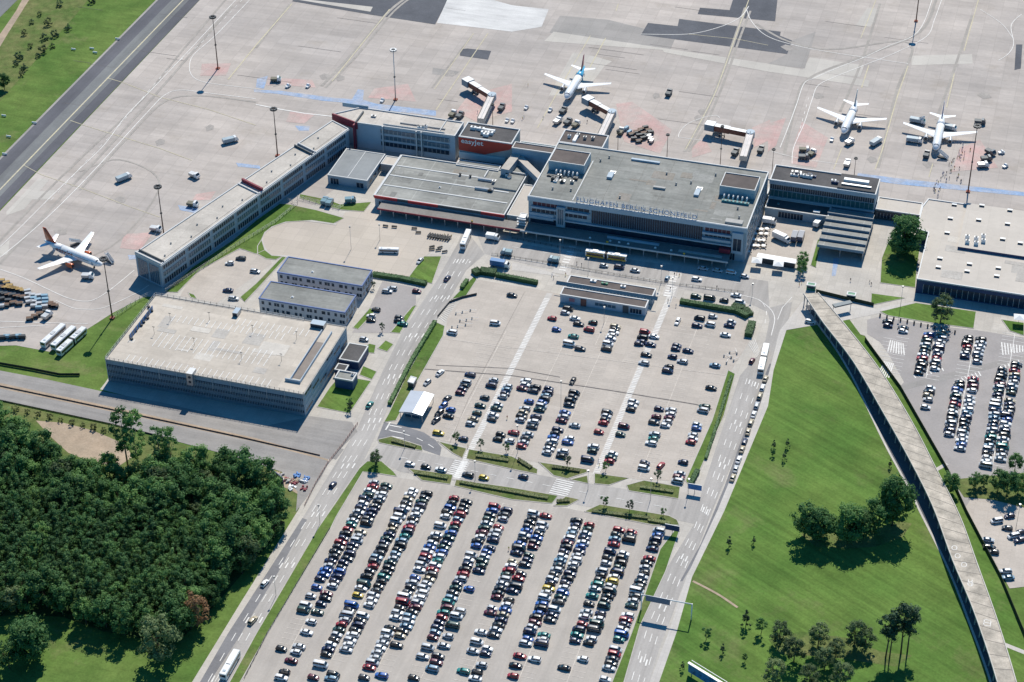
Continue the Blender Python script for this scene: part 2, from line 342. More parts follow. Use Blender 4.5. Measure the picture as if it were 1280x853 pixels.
# ---- grass islands and verges, each standing a kerb above the paving
KERB = M('concrete_kerb', (.46,.43,.40), .9)
VN = [0]
def verge(name, poly, mat=LAWN, h=.16, kerb=True):
    VN[0] += 1; h += .0007*VN[0]; pts = [G(*p) for p in poly]; mb = MB(); mb.prism(pts, 0, h, KERB, mat, bottom=False)
    if kerb: ribbon(mb, pts+[pts[0]], .35, KERB, h+.012)
    o = mb.build(name); tag(o, None, kind='structure')
verge('lawn', [(983,415),(967,463),(960,508),(905,640),(865,722),(846,790),(824,853),(800,930),(1500,930),(1340,830),(1280,802),(1250,722),(1207,640),(1185,591),(1125,486),(1081,426),(1062,400),(1013,408)], LAWN, .14, False)
V = {'garden_lawn': [[(396,509),(437,517),(464,477),(448,474),(425,470),(412,485)],[(449,469),(454,458),(471,465),(465,475)]],
 'road_verge': [[(545,403),(556,408),(554,420),(520,480),(495,526),(480,528),(486,517),(510,466)],[(564,375),(592,346),(596,350),(583,370)],
   [(910,463),(919,468),(905,520),(875,588),(863,611),(857,601),(890,526)],[(850,662),(832,715),(800,783),(780,853),(768,895),(750,895),(765,853),(790,790),(825,687),(845,661)],
   [(449,586),(459,577),(477,577),(492,590),(496,596),(477,593),(454,590),(420,647),(413,662),(334,793),(305,845),(270,905),(256,905),(287,853),(320,793),(398,660),(412,640)]],
 'planted_island': [[(472,550),(489,546),(527,558),(528,564),(503,560),(474,554)],[(547,552),(583,561),(578,573),(566,567)],[(586,562),(640,571),(672,587),(671,593),(640,587),(583,574)],
   [(673,578),(733,587),(734,591),(709,599),(692,595)],[(712,600),(734,595),(735,605)],[(743,592),(786,598),(761,607),(743,605)],[(783,607),(805,601),(850,609),(848,624),(786,614)],
   [(510,586),(566,594),(563,606),(527,601)],[(570,600),(640,610),(697,620),(690,630),(640,625),(568,608)],[(692,633),(707,621),(724,625),(709,633)],
   [(730,640),(750,631),(836,645),(846,650),(849,657),(817,657)]],
 'lawn_patch': [[(1089,367),(1131,373),(1089,382)],[(1100,354),(1144,360),(1146,338),(1150,310),(1110,303),(1102,323)],[(1100,390),(1145,379),(1220,390),(1217,411),(1170,405),(1110,395)],
   [(510,348),(530,321),(552,321),(540,355)],[(441,410),(462,386),(470,388),(448,412)],[(488,416),(500,417),(521,382),(515,384)],[(1013,332),(1022,300),(1027,300),(1020,335)],
   [(455,434),(462,430),(470,432),(468,442),(456,441)],[(472,436),(482,426),(492,431),(484,440)],[(1252,400),(1280,404),(1280,420),(1262,414)]],
 'pier_side_grass': [[(327,300),(322,308),(322,318),(333,324),(345,325),(352,321),(340,320),(331,313)],[(350,255),(362,256),(395,263),(430,273),(417,280),(390,276),(357,278),(340,284),(331,291),(327,300),(331,313),(320,318),(300,311),(250,338),(222,366),(207,365),(240,335),(292,300),(320,276)],
   [(375,243),(410,250),(425,256),(464,253),(455,265),(427,263),(400,256),(374,248)],[(235,366),(243,369),(246,374),(238,372)],[(300,372),(320,355),(352,322),(358,322),(325,358),(306,378)]]}
for n, L in V.items():
    for poly in L: verge(n, poly, ISLE if n == 'planted_island' else GRASS if n in ('road_verge','pier_side_grass') else LAWN)
# ---- apron patches
sheet('dark_apron_asphalt', [[(801,44),(810,29),(847,33),(849,24),(976,40),(975,45),(990,51),(984,68)],[(872,18),(875,10),(912,13),(918,-6),(972,-2),(969,27)],[(365,2),(372,-6),(563,-6),(544,31),(465,19)],[(575,62),(584,61),(614,64),(610,75),(575,70)],[(1270,56),(1278,56),(1276,86),(1268,88)]], ASPH, .09)
sheet('worn_asphalt_patch', [[(541,85),(575,90),(566,96),(540,93)],[(687,41),(700,20),(760,25),(845,46),(838,62)],[(984,68),(990,51),(1020,40),(1006,86),(960,80)]], CONC_D, .088)
sheet('bleached_white_patch', [[(546,29),(560,-2),(612,-1),(640,7),(686,12),(677,34),(640,40)]], BLEACH, .096)
sheet('bleached_concrete_patch', [[(8,265),(48,223),(62,225),(30,262),(8,270)],[(0,310),(12,300),(10,318),(0,322)],[(1070,32),(1084,10),(1100,12),(1088,34)]], CONC_L, .092)
sheet('new_slab_strip', [[(366,-1),(377,-1),(466,9),(463,15)],[(680,52),(692,40),(960,80),(1087,101),(1085,109),(960,90),(831,66),(828,63)]], CONC_L, .094)
sheet('pale_slab_field', [[(686,120),(716,66),(740,70),(765,77),(755,84),(728,120)],[(1003,88),(1012,72),(1080,82),(1075,97)],[(1140,70),(1215,68),(1216,80),(1139,82)],[(35,240),(70,238),(62,250),(32,250)]], CONC_L, .086)
sheet('blue_service_lane_paint', [T(320,0,(-10,448),(40,452),(120,455),(400,492),(480,497),(510,448),(540,452),(535,500),(600,520),(900,555),(900,582),(520,540),(440,515),(330,505),(100,470),(-10,462)),
   T(320,0,(5,395),(60,380),(40,445),(0,440)),T(320,0,(195,630),(270,632),(265,655),(215,655)),T(0,213,(890,175),(990,190),(990,218),(900,200)),T(0,213,(640,425),(680,425),(680,445),(645,448)),
   T(960,213,(450,15),(640,40),(1280,110),(1280,130),(640,70),(440,40)),T(960,213,(328,440),(355,440),(338,530),(318,530)),T(0,0,(1180,815),(1300,830),(1300,845),(1190,835))], BLUE_P, .094)
sheet('faded_red_stand_paint', [T(0,0,(1010,320),(1155,318),(1130,380),(1000,380)),T(320,0,(60,390),(280,400),(300,440),(110,425),(50,430)),T(320,0,(590,445),(760,420),(800,510),(560,490)),
   T(320,0,(1000,560),(1060,480),(1280,420),(1280,560),(1100,610)),T(640,0,(520,520),(600,510),(800,650),(740,770),(560,710)),T(640,0,(1200,640),(1290,600),(1290,700),(1210,740)),
   T(960,0,(170,610),(300,690),(240,840),(115,820),(130,720)),T(960,0,(0,620),(90,590),(40,730),(0,760)),T(960,0,(960,740),(1060,700),(1150,840),(920,860)),
   T(0,213,(620,320),(770,310),(700,400),(600,390)),T(0,213,(980,120),(1080,105),(1050,150),(960,150)),T(320,0,(170,560),(300,570),(240,620),(150,610)),T(640,0,(900,740),(960,690),(1000,760),(900,790)),T(320,213,(870,160),(900,160),(900,175),(870,175))], PINK_P, .091)
# ---- painted lines
ml = MB(); my = MB(); mf = MB(); mt = MB()
def L(mb, pts, w, mat, dash=None, z=.125, sm=False):
    P = [G(*p) for p in pts]
    if sm: P = smooth_line(P)
    ribbon(mb, P, w, mat, z, dash)
strip('taxiway_centre_line', xM-.35, xM+.35, Y0, Y1, YEL_L, .125)
L(my, [(365,5),(320,57),(285,100)], .6, YEL_L); L(my, [(487,12),(415,102)], .55, YEL_L); L(my, [(592,42),(543,112)], .35, YEL_L); L(my, [(610,42),(545,138)], .45, YEL_L)
L(my, [(738,45),(700,110),(672,160)], .4, YEL_L); L(my, [(757,48),(737,85)], .5, YEL_L)
L(my, [(936,0),(918,50),(902,95),(890,125),(857,187)], .45, YEL_L, sm=True); L(my, [(936,8),(925,22),(900,34),(860,43),(801,43)], .4, WHITE_L, sm=True)
L(my, [(933,12),(940,28),(958,45),(990,56),(1040,66),(1135,80)], .4, WHITE_L, sm=True); L(my, [(860,43),(920,49),(960,57)], .3, YEL_L)
L(my, [(1095,0),(1076,48)], .4, YEL_L); L(my, [(1086,82),(1077,110)], .5, YEL_L); L(my, [(1135,83),(1122,120),(1102,190),(1094,212)], .5, YEL_L); L(my, [(1193,92),(1183,135)], .5, YEL_L); L(my, [(1223,0),(1205,64)], .45, YEL_L)
L(my, [(1052,186),(1042,212)], .4, YEL_L); L(my, [(1166,205),(1161,222)], .4, YEL_L); L(my, [(773,5),(770,14)], .4, YEL_L)
L(my, [(135,98),(155,104),(200,122),(260,137),(320,157)], .35, YEL_L); L(my, [(88,151),(108,158),(150,171),(200,186),(240,201)], .35, YEL_L); L(my, [(30,207),(52,219),(100,235),(160,258),(200,272)], .3, YEL_L)
# service road on the stands, left
L(ml, [(1180/4,0),(232,68),(190,112),(157,146),(130,182),(98,213),(60,250),(20,290),(-10,318)], .35, WHITE_L, sm=True)
L(ml, [(1250/4,0),(270,44),(243,68),(237,82),(240,95),(255,103),(290,108),(325,112)], .35, WHITE_L, sm=True)
L(ml, [(320,124),(262,117),(225,113),(205,120),(185,140),(150,178),(118,213),(70,262),(25,302),(-10,330)], .4, WHITE_L, sm=True)
L(ml, [(303,0),(250,56),(205,92),(172,130),(143,165),(105,205),(60,255)], .25, WHITE_L, dash=(3,4))
L(ml, [(320,131),(350,137),(380,142),(415,146)], .8, WHITE_L)
L(ml, [(0,337),(30,348),(60,362),(85,373),(105,377),(120,374),(140,361),(168,338)], .35, WHITE_L, sm=True); L(ml, [(70,376),(90,385),(105,387),(130,385),(170,367),(186,357)], .3, WHITE_L, sm=True)
L(ml, [(0,402),(60,404),(110,405)], .35, WHITE_L); L(ml, [(0,410),(60,407)], .3, WHITE_L)
# service road, right side of the apron
L(ml, [(975,185),(985,160),(996,130),(1005,105),(1018,98),(1040,88),(1080,72),(1110,58),(1140,46),(1154,30),(1165,0)], .35, WHITE_L, sm=True)
L(ml, [(990,205),(992,185),(1005,155),(1015,125),(1022,108),(1040,98),(1080,82),(1120,66),(1158,46),(1168,25),(1177,0)], .35, WHITE_L, sm=True)
L(ml, [(998,170),(1006,140),(1012,118)], .25, WHITE_L, dash=(3,4))
L(ml, [(1277,18),(1264,32),(1267,55),(1260,68),(1248,76)], .35, WHITE_L, sm=True); L(ml, [(1225,12),(1252,30),(1266,48)], .3, WHITE_L, sm=True)
L(ml, [(848,172),(850,165),(860,155),(880,147),(895,145),(900,148)], .3, WHITE_L, sm=True); L(ml, [(848,172),(880,176),(898,177)], .3, WHITE_L)
L(ml, [(965,190),(1000,199),(1060,207)], .3, WHITE_L)
for k in range(12):
    y = 0.0
RUB = ground_mat('tyre_rubber_film', (.33,.305,.28), (.40,.37,.335), big=.1, mid=.5, stain=.1)
mr = MB()
for pts_, w_ in (([(402,108),(440,68),(487,14),(520,-10)],1.6),([(407,110),(446,70),(493,14),(526,-10)],1.2),([(856,190),(878,150),(902,95),(918,50),(932,10)],1.8),([(861,190),(885,150),(908,95),(924,50),(938,14)],1.2),([(1098,210),(1119,120),(1133,84),(1140,60),(1120,52),(1040,62),(985,52),(945,30)],1.4),([(320,60),(362,6)],1.4),
   ([(0,330),(60,265),(130,190),(180,135),(235,72),(290,8)],1.3),([(-10,312),(52,246),(122,178),(175,128),(226,66),(282,0)],1.1),([(320,128),(250,120),(205,128),(160,172),(100,238)],1.2),([(540,110),(590,45)],1.0),([(1050,140),(1076,80),(1100,5)],1.3),([(1170,150),(1190,95),(1215,20)],1.3),([(980,195),(995,130),(1012,98),(1080,70),(1150,40),(1170,0)],1.6),([(90,330),(150,300),(200,230),(150,200),(100,215)],.9)):
    L(mr, pts_, w_, RUB, z=.106, sm=True)
for k in range(26):
    px, py = rnd.uniform(20,1260), rnd.uniform(0,150); dx = rnd.uniform(20,70); L(mr, [(px,py),(px+dx,py+dx*.14)], .18, TAR, z=.1065)
tag(mr.build('tyre_marks'), None, kind='structure')
wp = MB(); L(wp, [(866,727),(880,734),(900,745),(922,760)], .9, SAND, z=.152, sm=True); L(wp, [(1184,580),(1170,588)], 1.6, PAVE_L, z=.152); L(wp, [(1255,806),(1285,818)], 1.8, PAVE_L, z=.152); tag(wp.build('worn_path'), None, kind='structure')
sheet('bare_ground_under_trees', [[(1000,668),(1015,660),(1050,668),(1090,662),(1125,652),(1140,655),(1128,672),(1095,684),(1060,686),(1020,684)],[(960,800),(1000,790),(1060,798),(1100,815),(1140,820),(1120,834),(1040,822),(975,818)],[(1190,600),(1230,596),(1300,590),(1300,640),(1240,625),(1205,622)]], GRASS_DRY, .148)
# parking lane marks, upper lot crossings
for x, y0, y1 in xw:
    y = y0
    while y < y1:
        ml.face([(x-1.2,y,.118),(x+1.2,y,.118),(x+1.2,y+.5,.118),(x-1.2,y+.5,.118)], WHITE_L); y += 1.1
def zebra(p, q, w, n):
    A, B = Vector(G(*p)), Vector(G(*q)); d = (B-A); u = d.normalized(); nrm = Vector((-u.y,u.x))*(w/2)
    for i in range(n):
        c0 = A+d*((i+.1)/n); c1 = A+d*((i+.6)/n)
        ml.face([(*(c0-nrm),.13),(*(c1-nrm),.13),(*(c1+nrm),.13),(*(c0+nrm),.13)], WHITE_L)
sheet('crossing_pad', [[(703,312),(722,315),(712,345),(690,341)],[(838,338),(853,341),(845,372),(828,369)],[(640,328),(690,341),(700,346),(640,338)],[(716,346),(826,366),(824,371),(714,352)]], PAVE_L, .108)
zebra((578,577),(566,597),6,9); zebra((707,601),(697,620),7,8); zebra((716,308),(702,340),3,10); zebra((843,345),(833,372),3,9)
# main road lane marks
def off(pts, t, other):  # blend two edges
    return [(a[0]*(1-t)+b[0]*t, a[1]*(1-t)+b[1]*t) for a, b in zip(pts, other)]
lE = [(250,853),(284.5,793),(374,655),(447,535),(478,465),(504,413),(545,353),(572,305)]; rE = [(287,853),(320.5,793),(400,655),(471,542),(503,471),(527,428),(562,376),(590,330)]
for t in (.27,.5,.76): L(ml, off(lE, t, rE), .28, WHITE_L, dash=(4,6))
for t in (.385,.62,.88): L(ml, off(lE, t, rE), .5, WHITE_L, dash=(3,26))
lE = [(925,470),(905,530),(878,612),(862,660),(830,716),(800,783),(779,853)]; rE = [(955,482),(935,535),(905,610),(885,655),(858,722),(830,793),(812,853)]
for t in (.3,.55,.78): L(ml, off(lE, t, rE), .28, WHITE_L, dash=(4,6))
for t in (.42,.66): L(ml, off(lE, t, rE), .5, WHITE_L, dash=(3,24))
L(ml, [(972,400),(978,385),(990,372)], .3, WHITE_L); L(ml, [(940,372),(952,378),(958,390),(955,410)], .25, WHITE_L, dash=(3,3), sm=True)
L(ml, [(640,309),(740,326),(850,342),(940,357)], .25, WHITE_L, dash=(3,4)); L(ml, [(615,318),(700,333),(830,352),(930,370),(955,380),(968,396),(964,420)], .35, WHITE_L, sm=True)
L(ml, [(500,572),(560,583),(640,599),(740,618),(840,636)], .25, WHITE_L, dash=(3,4)); L(ml, [(486,538),(505,543),(525,550),(545,562)], .35, WHITE_L, dash=(3,3), sm=True)
L(ml, [(488,528),(482,538)], .6, WHITE_L)
for dx in (0, 7, 14): L(ml, [(487+dx*.2,532+dx),(502+dx*.2,535+dx)], .5, WHITE_L)
# hatch before the lot gate and at the traffic bend
def hatch(poly, n, w=.5):
    a, b, c, d = [Vector(G(*p)) for p in poly]
    for i in range(n):
        t = (i+.5)/n; ribbon(ml, [a+(b-a)*t, d+(c-d)*t], w, WHITE_L, .13)
hatch([(935,432),(944,423),(950,440),(946,448)], 5, .22); hatch([(548,398),(566,372),(573,372),(556,404)], 14, .25); hatch([(1195,475),(1225,464),(1228,470),(1200,480)],7); hatch([(1140,470),(1180,460),(1182,464),(1142,474)],8)
hatch([(1250,428),(1280,433),(1280,440),(1252,445)],8); hatch([(1245,460),(1275,450),(1276,454),(1247,464)],7); hatch([(1095,470),(1112,473),(1118,455),(1105,452)],6)
hatch([(1112,425),(1130,430),(1132,445),(1108,440)],7)
# ---- bay lines
def bays(x0, x1, ya, yb, mb, mat, centre=True, w=.2):
    y = ya
    while y <= yb:
        mb.face([(x0,y-w/2,.121),(x1,y-w/2,.121),(x1,y+w/2,.121),(x0,y+w/2,.121)], mat); y += 2.5
    if centre:
        xc = (x0+x1)/2; mb.face([(xc-.12,ya,.124),(xc+.12,ya,.124),(xc+.12,yb,.124),(xc-.12,yb,.124)], mat)
# ================================================================ BUILDINGS
W_LIGHT = M('pale_grey_cladding', (.39,.47,.54), .6, var=.06); W_BLUE = M('blue_grey_cladding', (.29,.385,.45), .55, var=.08)
W_DARK = M('dark_cladding', (.075,.09,.10), .5); W_WHITE = M('white_render', (.66,.66,.64), .7, var=.05); W_CONC = M('precast_concrete', (.42,.41,.39), .85)
RED = M('red_fascia_panels', (.50,.045,.05), .5, var=.08); RED_D = M('dark_red_panels', (.22,.03,.05), .55); BRICKR = M('red_brown_brick', (.20,.09,.07), .8)
GLASS = M('dark_window_glass', (.015,.035,.06), .25, spec=.35, var=.3, scale=.6); GLASS_B = M('blue_tinted_glazing', (.06,.12,.17), .12, spec=.6, var=.15); GLASS_T = M('teal_glazing', (.05,.14,.15), .15, spec=.6, var=.15)
FRAME = M('pale_frame', (.55,.56,.56), .5, var=.03); METAL = M('galvanised_metal', (.45,.46,.47), .4, .6, var=.08); METAL_D = M('dark_steel', (.06,.065,.07), .5, .3)
WHITE = M('white_paint', (.80,.80,.79), .4, var=.04); BLACK = M('black_rubber', (.02,.02,.022), .7); YELLOW = M('yellow_paint', (.65,.42,.05), .5); ORANGE = M('orange_livery', (.80,.13,.015), .3, coat=.5)
NAVY = M('navy_cladding', (.03,.06,.14), .5); BLUE = M('bright_blue_paint', (.06,.20,.48), .45); GREENP = M('green_paint', (.03,.22,.12), .5); TEAL = M('teal_paint', (.04,.22,.24), .5)
R_GREY = ground_mat('felt_roof', (.29,.29,.27), (.225,.23,.215), big=.05, mid=.12, fine=.6, joint=(30,6.0,.86,.03,.14), stain=.11, streak=(.04,.3,.12), extra=((.17,.165,.15), .07, .57, .75))
R_GREYW = ground_mat('ridged_felt_roof', (.33,.33,.305), (.24,.243,.228), big=.04, mid=.12, fine=.6, joint=(14,11.6,1.22,.05,.3), stain=.10, streak=(.03,.22,.16), extra=((.19,.185,.17), .07, .57, .76))
R_BROWN = ground_mat('gravel_roof', (.155,.13,.12), (.115,.10,.095), big=.06, mid=.3, fine=2, stain=.12)
R_CAN = ground_mat('canopy_roofing', (.27,.25,.23), (.21,.20,.185), big=.05, mid=.2, fine=1, stain=.14, joint=(8,20,.85,.05,.12))
R_DARK = ground_mat('dark_bitumen_roof', (.12,.115,.115), (.09,.088,.09), big=.06, mid=.2, fine=1, stain=.14)
R_BEIGE = ground_mat('pale_sheet_roof', (.57,.52,.46), (.51,.465,.415), big=.02, mid=.08, fine=.4, joint=(9.0,9.0,.93,.025,.12), stain=.045)
R_PIER = ground_mat('weathered_pier_roof', (.56,.515,.46), (.47,.435,.39), big=.04, mid=.15, fine=.8, stain=.11, joint=(12,12,.88,.05,.15))
R_DECK = ground_mat('parking_deck', (.60,.535,.455), (.49,.44,.38), big=.025, mid=.1, fine=.5, joint=(8.0,5.0,.88,.05,.1), stain=.09, streak=(.03,.2,.06), extra=((.34,.30,.26), .09, .58, .8))
R_BLUEG = ground_mat('blue_grey_sheet_roof', (.29,.305,.31), (.25,.265,.275), big=.05, mid=.15, fine=.8, joint=(5,16,.9,.03,.08), stain=.06)
def quadb(name, label, cat, pts, h, wall, roof, par=.5, group=None, parm=None, z0=0):
    """building on a four-cornered (or any) plan: wall, roof, parapet as parts"""
    cx = sum(p[0] for p in pts)/len(pts); cy = sum(p[1] for p in pts)/len(pts)
    r = empty(name, (cx, cy, 0), label, cat, group)
    b = MB(); b.prism(pts, z0, h-.25, wall); b.build('wall', r)
    def ins(d): # shrink towards the centre line by d
        n = len(pts); out = []
        a = sum(pts[i][0]*pts[(i+1)%n][1]-pts[(i+1)%n][0]*pts[i][1] for i in range(n)); sg = 1 if a > 0 else -1
        for i in range(n):
            p0, p1, p2 = Vector(pts[i-1]), Vector(pts[i]), Vector(pts[(i+1)%n])
            e1, e2 = (p1-p0).normalized(), (p2-p1).normalized(); n1 = Vector((-e1.y,e1.x))*sg; n2 = Vector((-e2.y,e2.x))*sg
            k = (n1+n2).normalized(); out.append(p1+k*(d/max(.3,k.dot(n1))))
        return out
    i1 = ins(.4); b = MB(); b.prism(i1, h-.25, h-par+.1 if par < .3 else h-.2, roof); b.build('roof', r)
    if par:
        b = MB(); o0 = ins(-.12); i0 = ins(.38)
        n = len(pts); pm = parm or FRAME
        for i in range(n):
            j = (i+1)%n; A, B, C, D = o0[i], o0[j], i0[j], i0[i]
            b.face([(A.x,A.y,h-.35),(B.x,B.y,h-.35),(B.x,B.y,h+par),(A.x,A.y,h+par)], pm)
            b.face([(C.x,C.y,h-.2),(D.x,D.y,h-.2),(D.x,D.y,h+par),(C.x,C.y,h+par)], pm)
            b.face([(A.x,A.y,h+par),(B.x,B.y,h+par),(C.x,C.y,h+par),(D.x,D.y,h+par)], pm)
        b.build('parapet', r)
    return r
def rect(x0, x1, y0, y1): return [(x0,y0),(x1,y0),(x1,y1),(x0,y1)]
def part_box(r, name, x0, x1, y0, y1, z0, z1, mat, top=None, label=None):
    b = MB(); b.box(x0,x1,y0,y1,z0,z1,mat,top); o = b.build(name, r)
    if label: o['label'] = label
    return o
def win_s(r, x0, x1, y, z0, z1, n=0, mat=GLASS, name='window', proud=.06, mull=.12):
    """glazing on a wall that faces the car parks, with its mullions in the same part"""
    b = MB(); b.box(x0,x1,y-proud,y-.002,z0,z1,mat)
    if n:
        for i in range(n+1):
            x = x0+(x1-x0)*i/n; b.box(x-mull/2,x+mull/2,y-proud-.05,y-proud+.01,z0,z1,FRAME)
    return b.build(name, r)
def win_e(r, x, y0, y1, z0, z1, n=0, mat=GLASS, name='window', s=1):
    b = MB(); a, c = (x+.002, x+.06) if s > 0 else (x-.06, x-.002); b.box(a,c,y0,y1,z0,z1,mat)
    if n:
        for i in range(n+1):
            y = y0+(y1-y0)*i/n; b.box(min(a,c)-.02,max(a,c)+.05 if s>0 else max(a,c),y-.06,y+.06,z0,z1,FRAME)
    return b.build(name, r)
def hvac(r, x, y, z, lx=3, ly=2, h=1.5, mat=METAL):
    b = MB(); b.box(x-lx/2,x+lx/2,y-ly/2,y+ly/2,z,z+h,mat)
    n = max(1,int(lx/1.6))
    for i in range(n):
        cx = x-lx/2+lx*(i+.5)/n; b.tube((cx,y,z+h),(cx,y,z+h+.18),.5,.5,METAL_D,10)
    return b.build('air_handling_unit', r)
def vent(r, x, y, z, rad=.4, h=1.0, mat=METAL):
    b = MB(); b.tube((x,y,z),(x,y,z+h),rad,rad,mat,10); b.tube((x,y,z+h),(x,y,z+h+.25),rad*1.5,rad*.9,mat,10); return b.build('roof_vent', r)
def dome(r, x, y, z, rad=.8, mat=WHITE, name='skylight'):
    b = MB(); b.box(x-rad,x+rad,y-rad,y+rad,z,z+.3,METAL)
    b.grid([[(x+math.cos(t)*rad*.9*k, y+math.sin(t)*rad*.9*k, z+.3+hh) for t in [math.pi*2*i/10 for i in range(10)]] for k, hh in ((1,0),(.85,.25),(.5,.42),(.1,.48))], mat); return b.build(name, r)
def ducts(r, x, y, z, n, dx, mat=WHITE):
    for i in range(n):
        b = MB(); pts = [(x+i*dx, y+.9*math.cos(t)+.0, z+1.0+.9*math.sin(t)) for t in [math.pi*k/6 for k in range(7)]]
        pts = [(x+i*dx, y+.9, z)]+pts+[(x+i*dx,y-.9,z+.3)]
        for a, c in zip(pts[:-1], pts[1:]): b.tube(a, c, .32, .32, mat, 8)
        b.build('exhaust_duct', r)
def text_obj(name, crv):
    to = bpy.data.objects.new('tmp', crv); col.objects.link(to); bpy.context.view_layer.update(); me = bpy.data.meshes.new_from_object(to); bpy.data.objects.remove(to)
    o = bpy.data.objects.new(name, me); col.objects.link(o); return o
# ---------------- main terminal
X0, X1, YF, YB = -463.5, -367.0, -127.8, -79.5
t = quadb('terminal_building', 'long main terminal with grey flat roof, glass front and rooftop lettering', 'airport terminal', rect(X0,X1,YF,YB), 17, W_BLUE, R_GREY, .35)
part_box(t, 'fascia', X0-.3, X1+.3, YF-.45, YF-.13, 15.0, 17.2, W_LIGHT)
win_s(t, -461.5, -447.5, YF, 13.0, 14.8, 7, M('maroon_blinds', (.10,.03,.045), .4), 'window')
win_s(t, -446, -436, YF, 13.2, 14.8, 4, GLASS)
part_box(t, 'balcony_band', -462, -436, YF-1.2, YF-.13, 12.0, 12.9, W_LIGHT)
win_s(t, -462, -437, YF, 9.6, 11.8, 12, GLASS, 'window')
part_box(t, 'spandrel_panel', -463, -452, YF-.5, YF-.13, 6.3, 9.4, W_LIGHT)
part_box(t, 'stair_tower', -450.5, -446.6, YF-1.6, YF-.13, 4.6, 14.6, W_BLUE)
win_s(t, -449.9, -447.2, YF-1.6, 6, 13.6, 3, GLASS_B, 'window')
b = MB()
b.box(-435,-386,YF-.2,YF-.14,8.2,15,GLASS)
for i in range(50): b.box(-435+i,-434.88+i,YF-.4,YF-.2,8.2,15,M('blue_mullion', (.14,.24,.33), .5))
b.build('curtain_wall', t)
part_box(t, 'floor_band', -463, -372, YF-1.0, YF-.14, 7.3, 7.9, W_LIGHT)
part_box(t, 'painted_shade_band', -462.5, -373.2, YF-.3, YF-.13, 4.2, 7.25, GLASS)  # dark panel puts the shade of the recess into colour; no windows here
win_s(t, -385, -374, YF, 13.0, 14.8, 6, M('maroon_blinds', (.10,.03,.045), .4))
part_box(t, 'balcony_band', -386, -373.5, YF-1.2, YF-.13, 12.0, 12.9, W_LIGHT); win_s(t, -385, -374, YF, 10.4, 11.8, 6, GLASS)
part_box(t, 'balcony_band', -386, -373.5, YF-1.2, YF-.13, 9.2, 10.2, W_LIGHT)
part_box(t, 'corner_tower', -373, -368.2, YF-1.4, YF-.13, 4.6, 14.8, W_LIGHT); win_s(t, -372.4, -368.8, YF-1.4, 6.0, 12.0, 2, GLASS)
part_box(t, 'entrance_drum', -378, -373.4, YF-2.6, YF-.14, 4.7, 6.8, RED_D, label='dark red box over the end entrance')
for k in range(4):
    z = 4+k*3.2
    for q in range(6):
        y = YF+2+q*7.6; win_e(t, X1, y, y+6.2, z, z+1.7, 4, GLASS)
for k in range(3): win_e(t, X0, YF+2, YF+14, 5+k*3.4, 6.8+k*3.4, 6, GLASS, s=-1)
for q in range(14): win_s(t, X0+3+q*6.5, X0+7.5+q*6.5, YF, .3, 3.6, 4, GLASS, 'shop_window')
# rooftop plant rooms
def pent(x0, x1, y0, y1, z0, z1, lab):
    b = MB(); b.box(x0,x1,y0,y1,z0,z1,M('pale_blue_sheet', (.36,.45,.50), .5),R_BROWN); o = b.build('plant_room', t); o['label'] = lab
    b = MB()
    for a, c, d, e in ((x0,x1,y0,y0+.35),(x0,x1,y1-.35,y1),(x0,x0+.35,y0+.35,y1-.35),(x1-.35,x1,y0+.35,y1-.35)): b.box(a,c,d,e,z1+.003,z1+.4,FRAME)
    b.build('coping', o)
pent(-461.4, -445, -103.2, -91.6, 16.8, 21, 'brown topped plant room at the left end of the roof')
pent(-384.2, -368.6, -103.4, -91.5, 16.8, 21, 'brown topped plant room at the right end of the roof')
ducts(t, -457, -105.8, 16.8, 6, 1.9); ducts(t, -381.5, -105.8, 16.8, 6, 2.0)
for i in range(9): hvac(t, -452+rnd.uniform(-5,6), -111+rnd.uniform(-3,3), 16.8, rnd.uniform(1,2.6), rnd.uniform(1,1.8), rnd.uniform(.7,1.6), rnd.choice([METAL,WHITE,METAL_D]))
hvac(t, -457, -108.5, 16.8, 7, 1.4, .6, METAL_D); hvac(t, -376, -108.5, 16.8, 12, 1.4, .9, TEAL)
part_box(t, 'roof_hatch', -434.6, -432.2, -104, -99.8, 16.8, 17.9, W_LIGHT); dome(t, -433.2, -98.2, 16.8, 1.3); dome(t, -393.4, -101.2, 16.8, 1.3); part_box(t, 'roof_hatch', -394.6, -392.4, -108, -103, 16.8, 17.8, W_LIGHT)
part_box(t, 'rooflight_strip', -428, -415, -85.6, -84.4, 16.8, 17.6, W_LIGHT); part_box(t, 'low_duct', -413, -407.6, -106.4, -105.2, 16.8, 17.7, W_CONC)
for x, y in ((-404,-100.5),(-398,-97.5),(-441,-90),(-438,-86),(-425,-118),(-410,-93),(-389,-88),(-374,-113),(-372,-120),(-447,-118),(-455,-119)): vent(t, x, y, 16.8, .35, .9, W_CONC)
part_box(t, 'cable_tray', -444.3, -443.9, -126, -91, 16.8, 17.1, FRAME)
part_box(t, 'terrace_box', -377, -369.5, -126, -123, 16.8, 17.9, W_CONC)
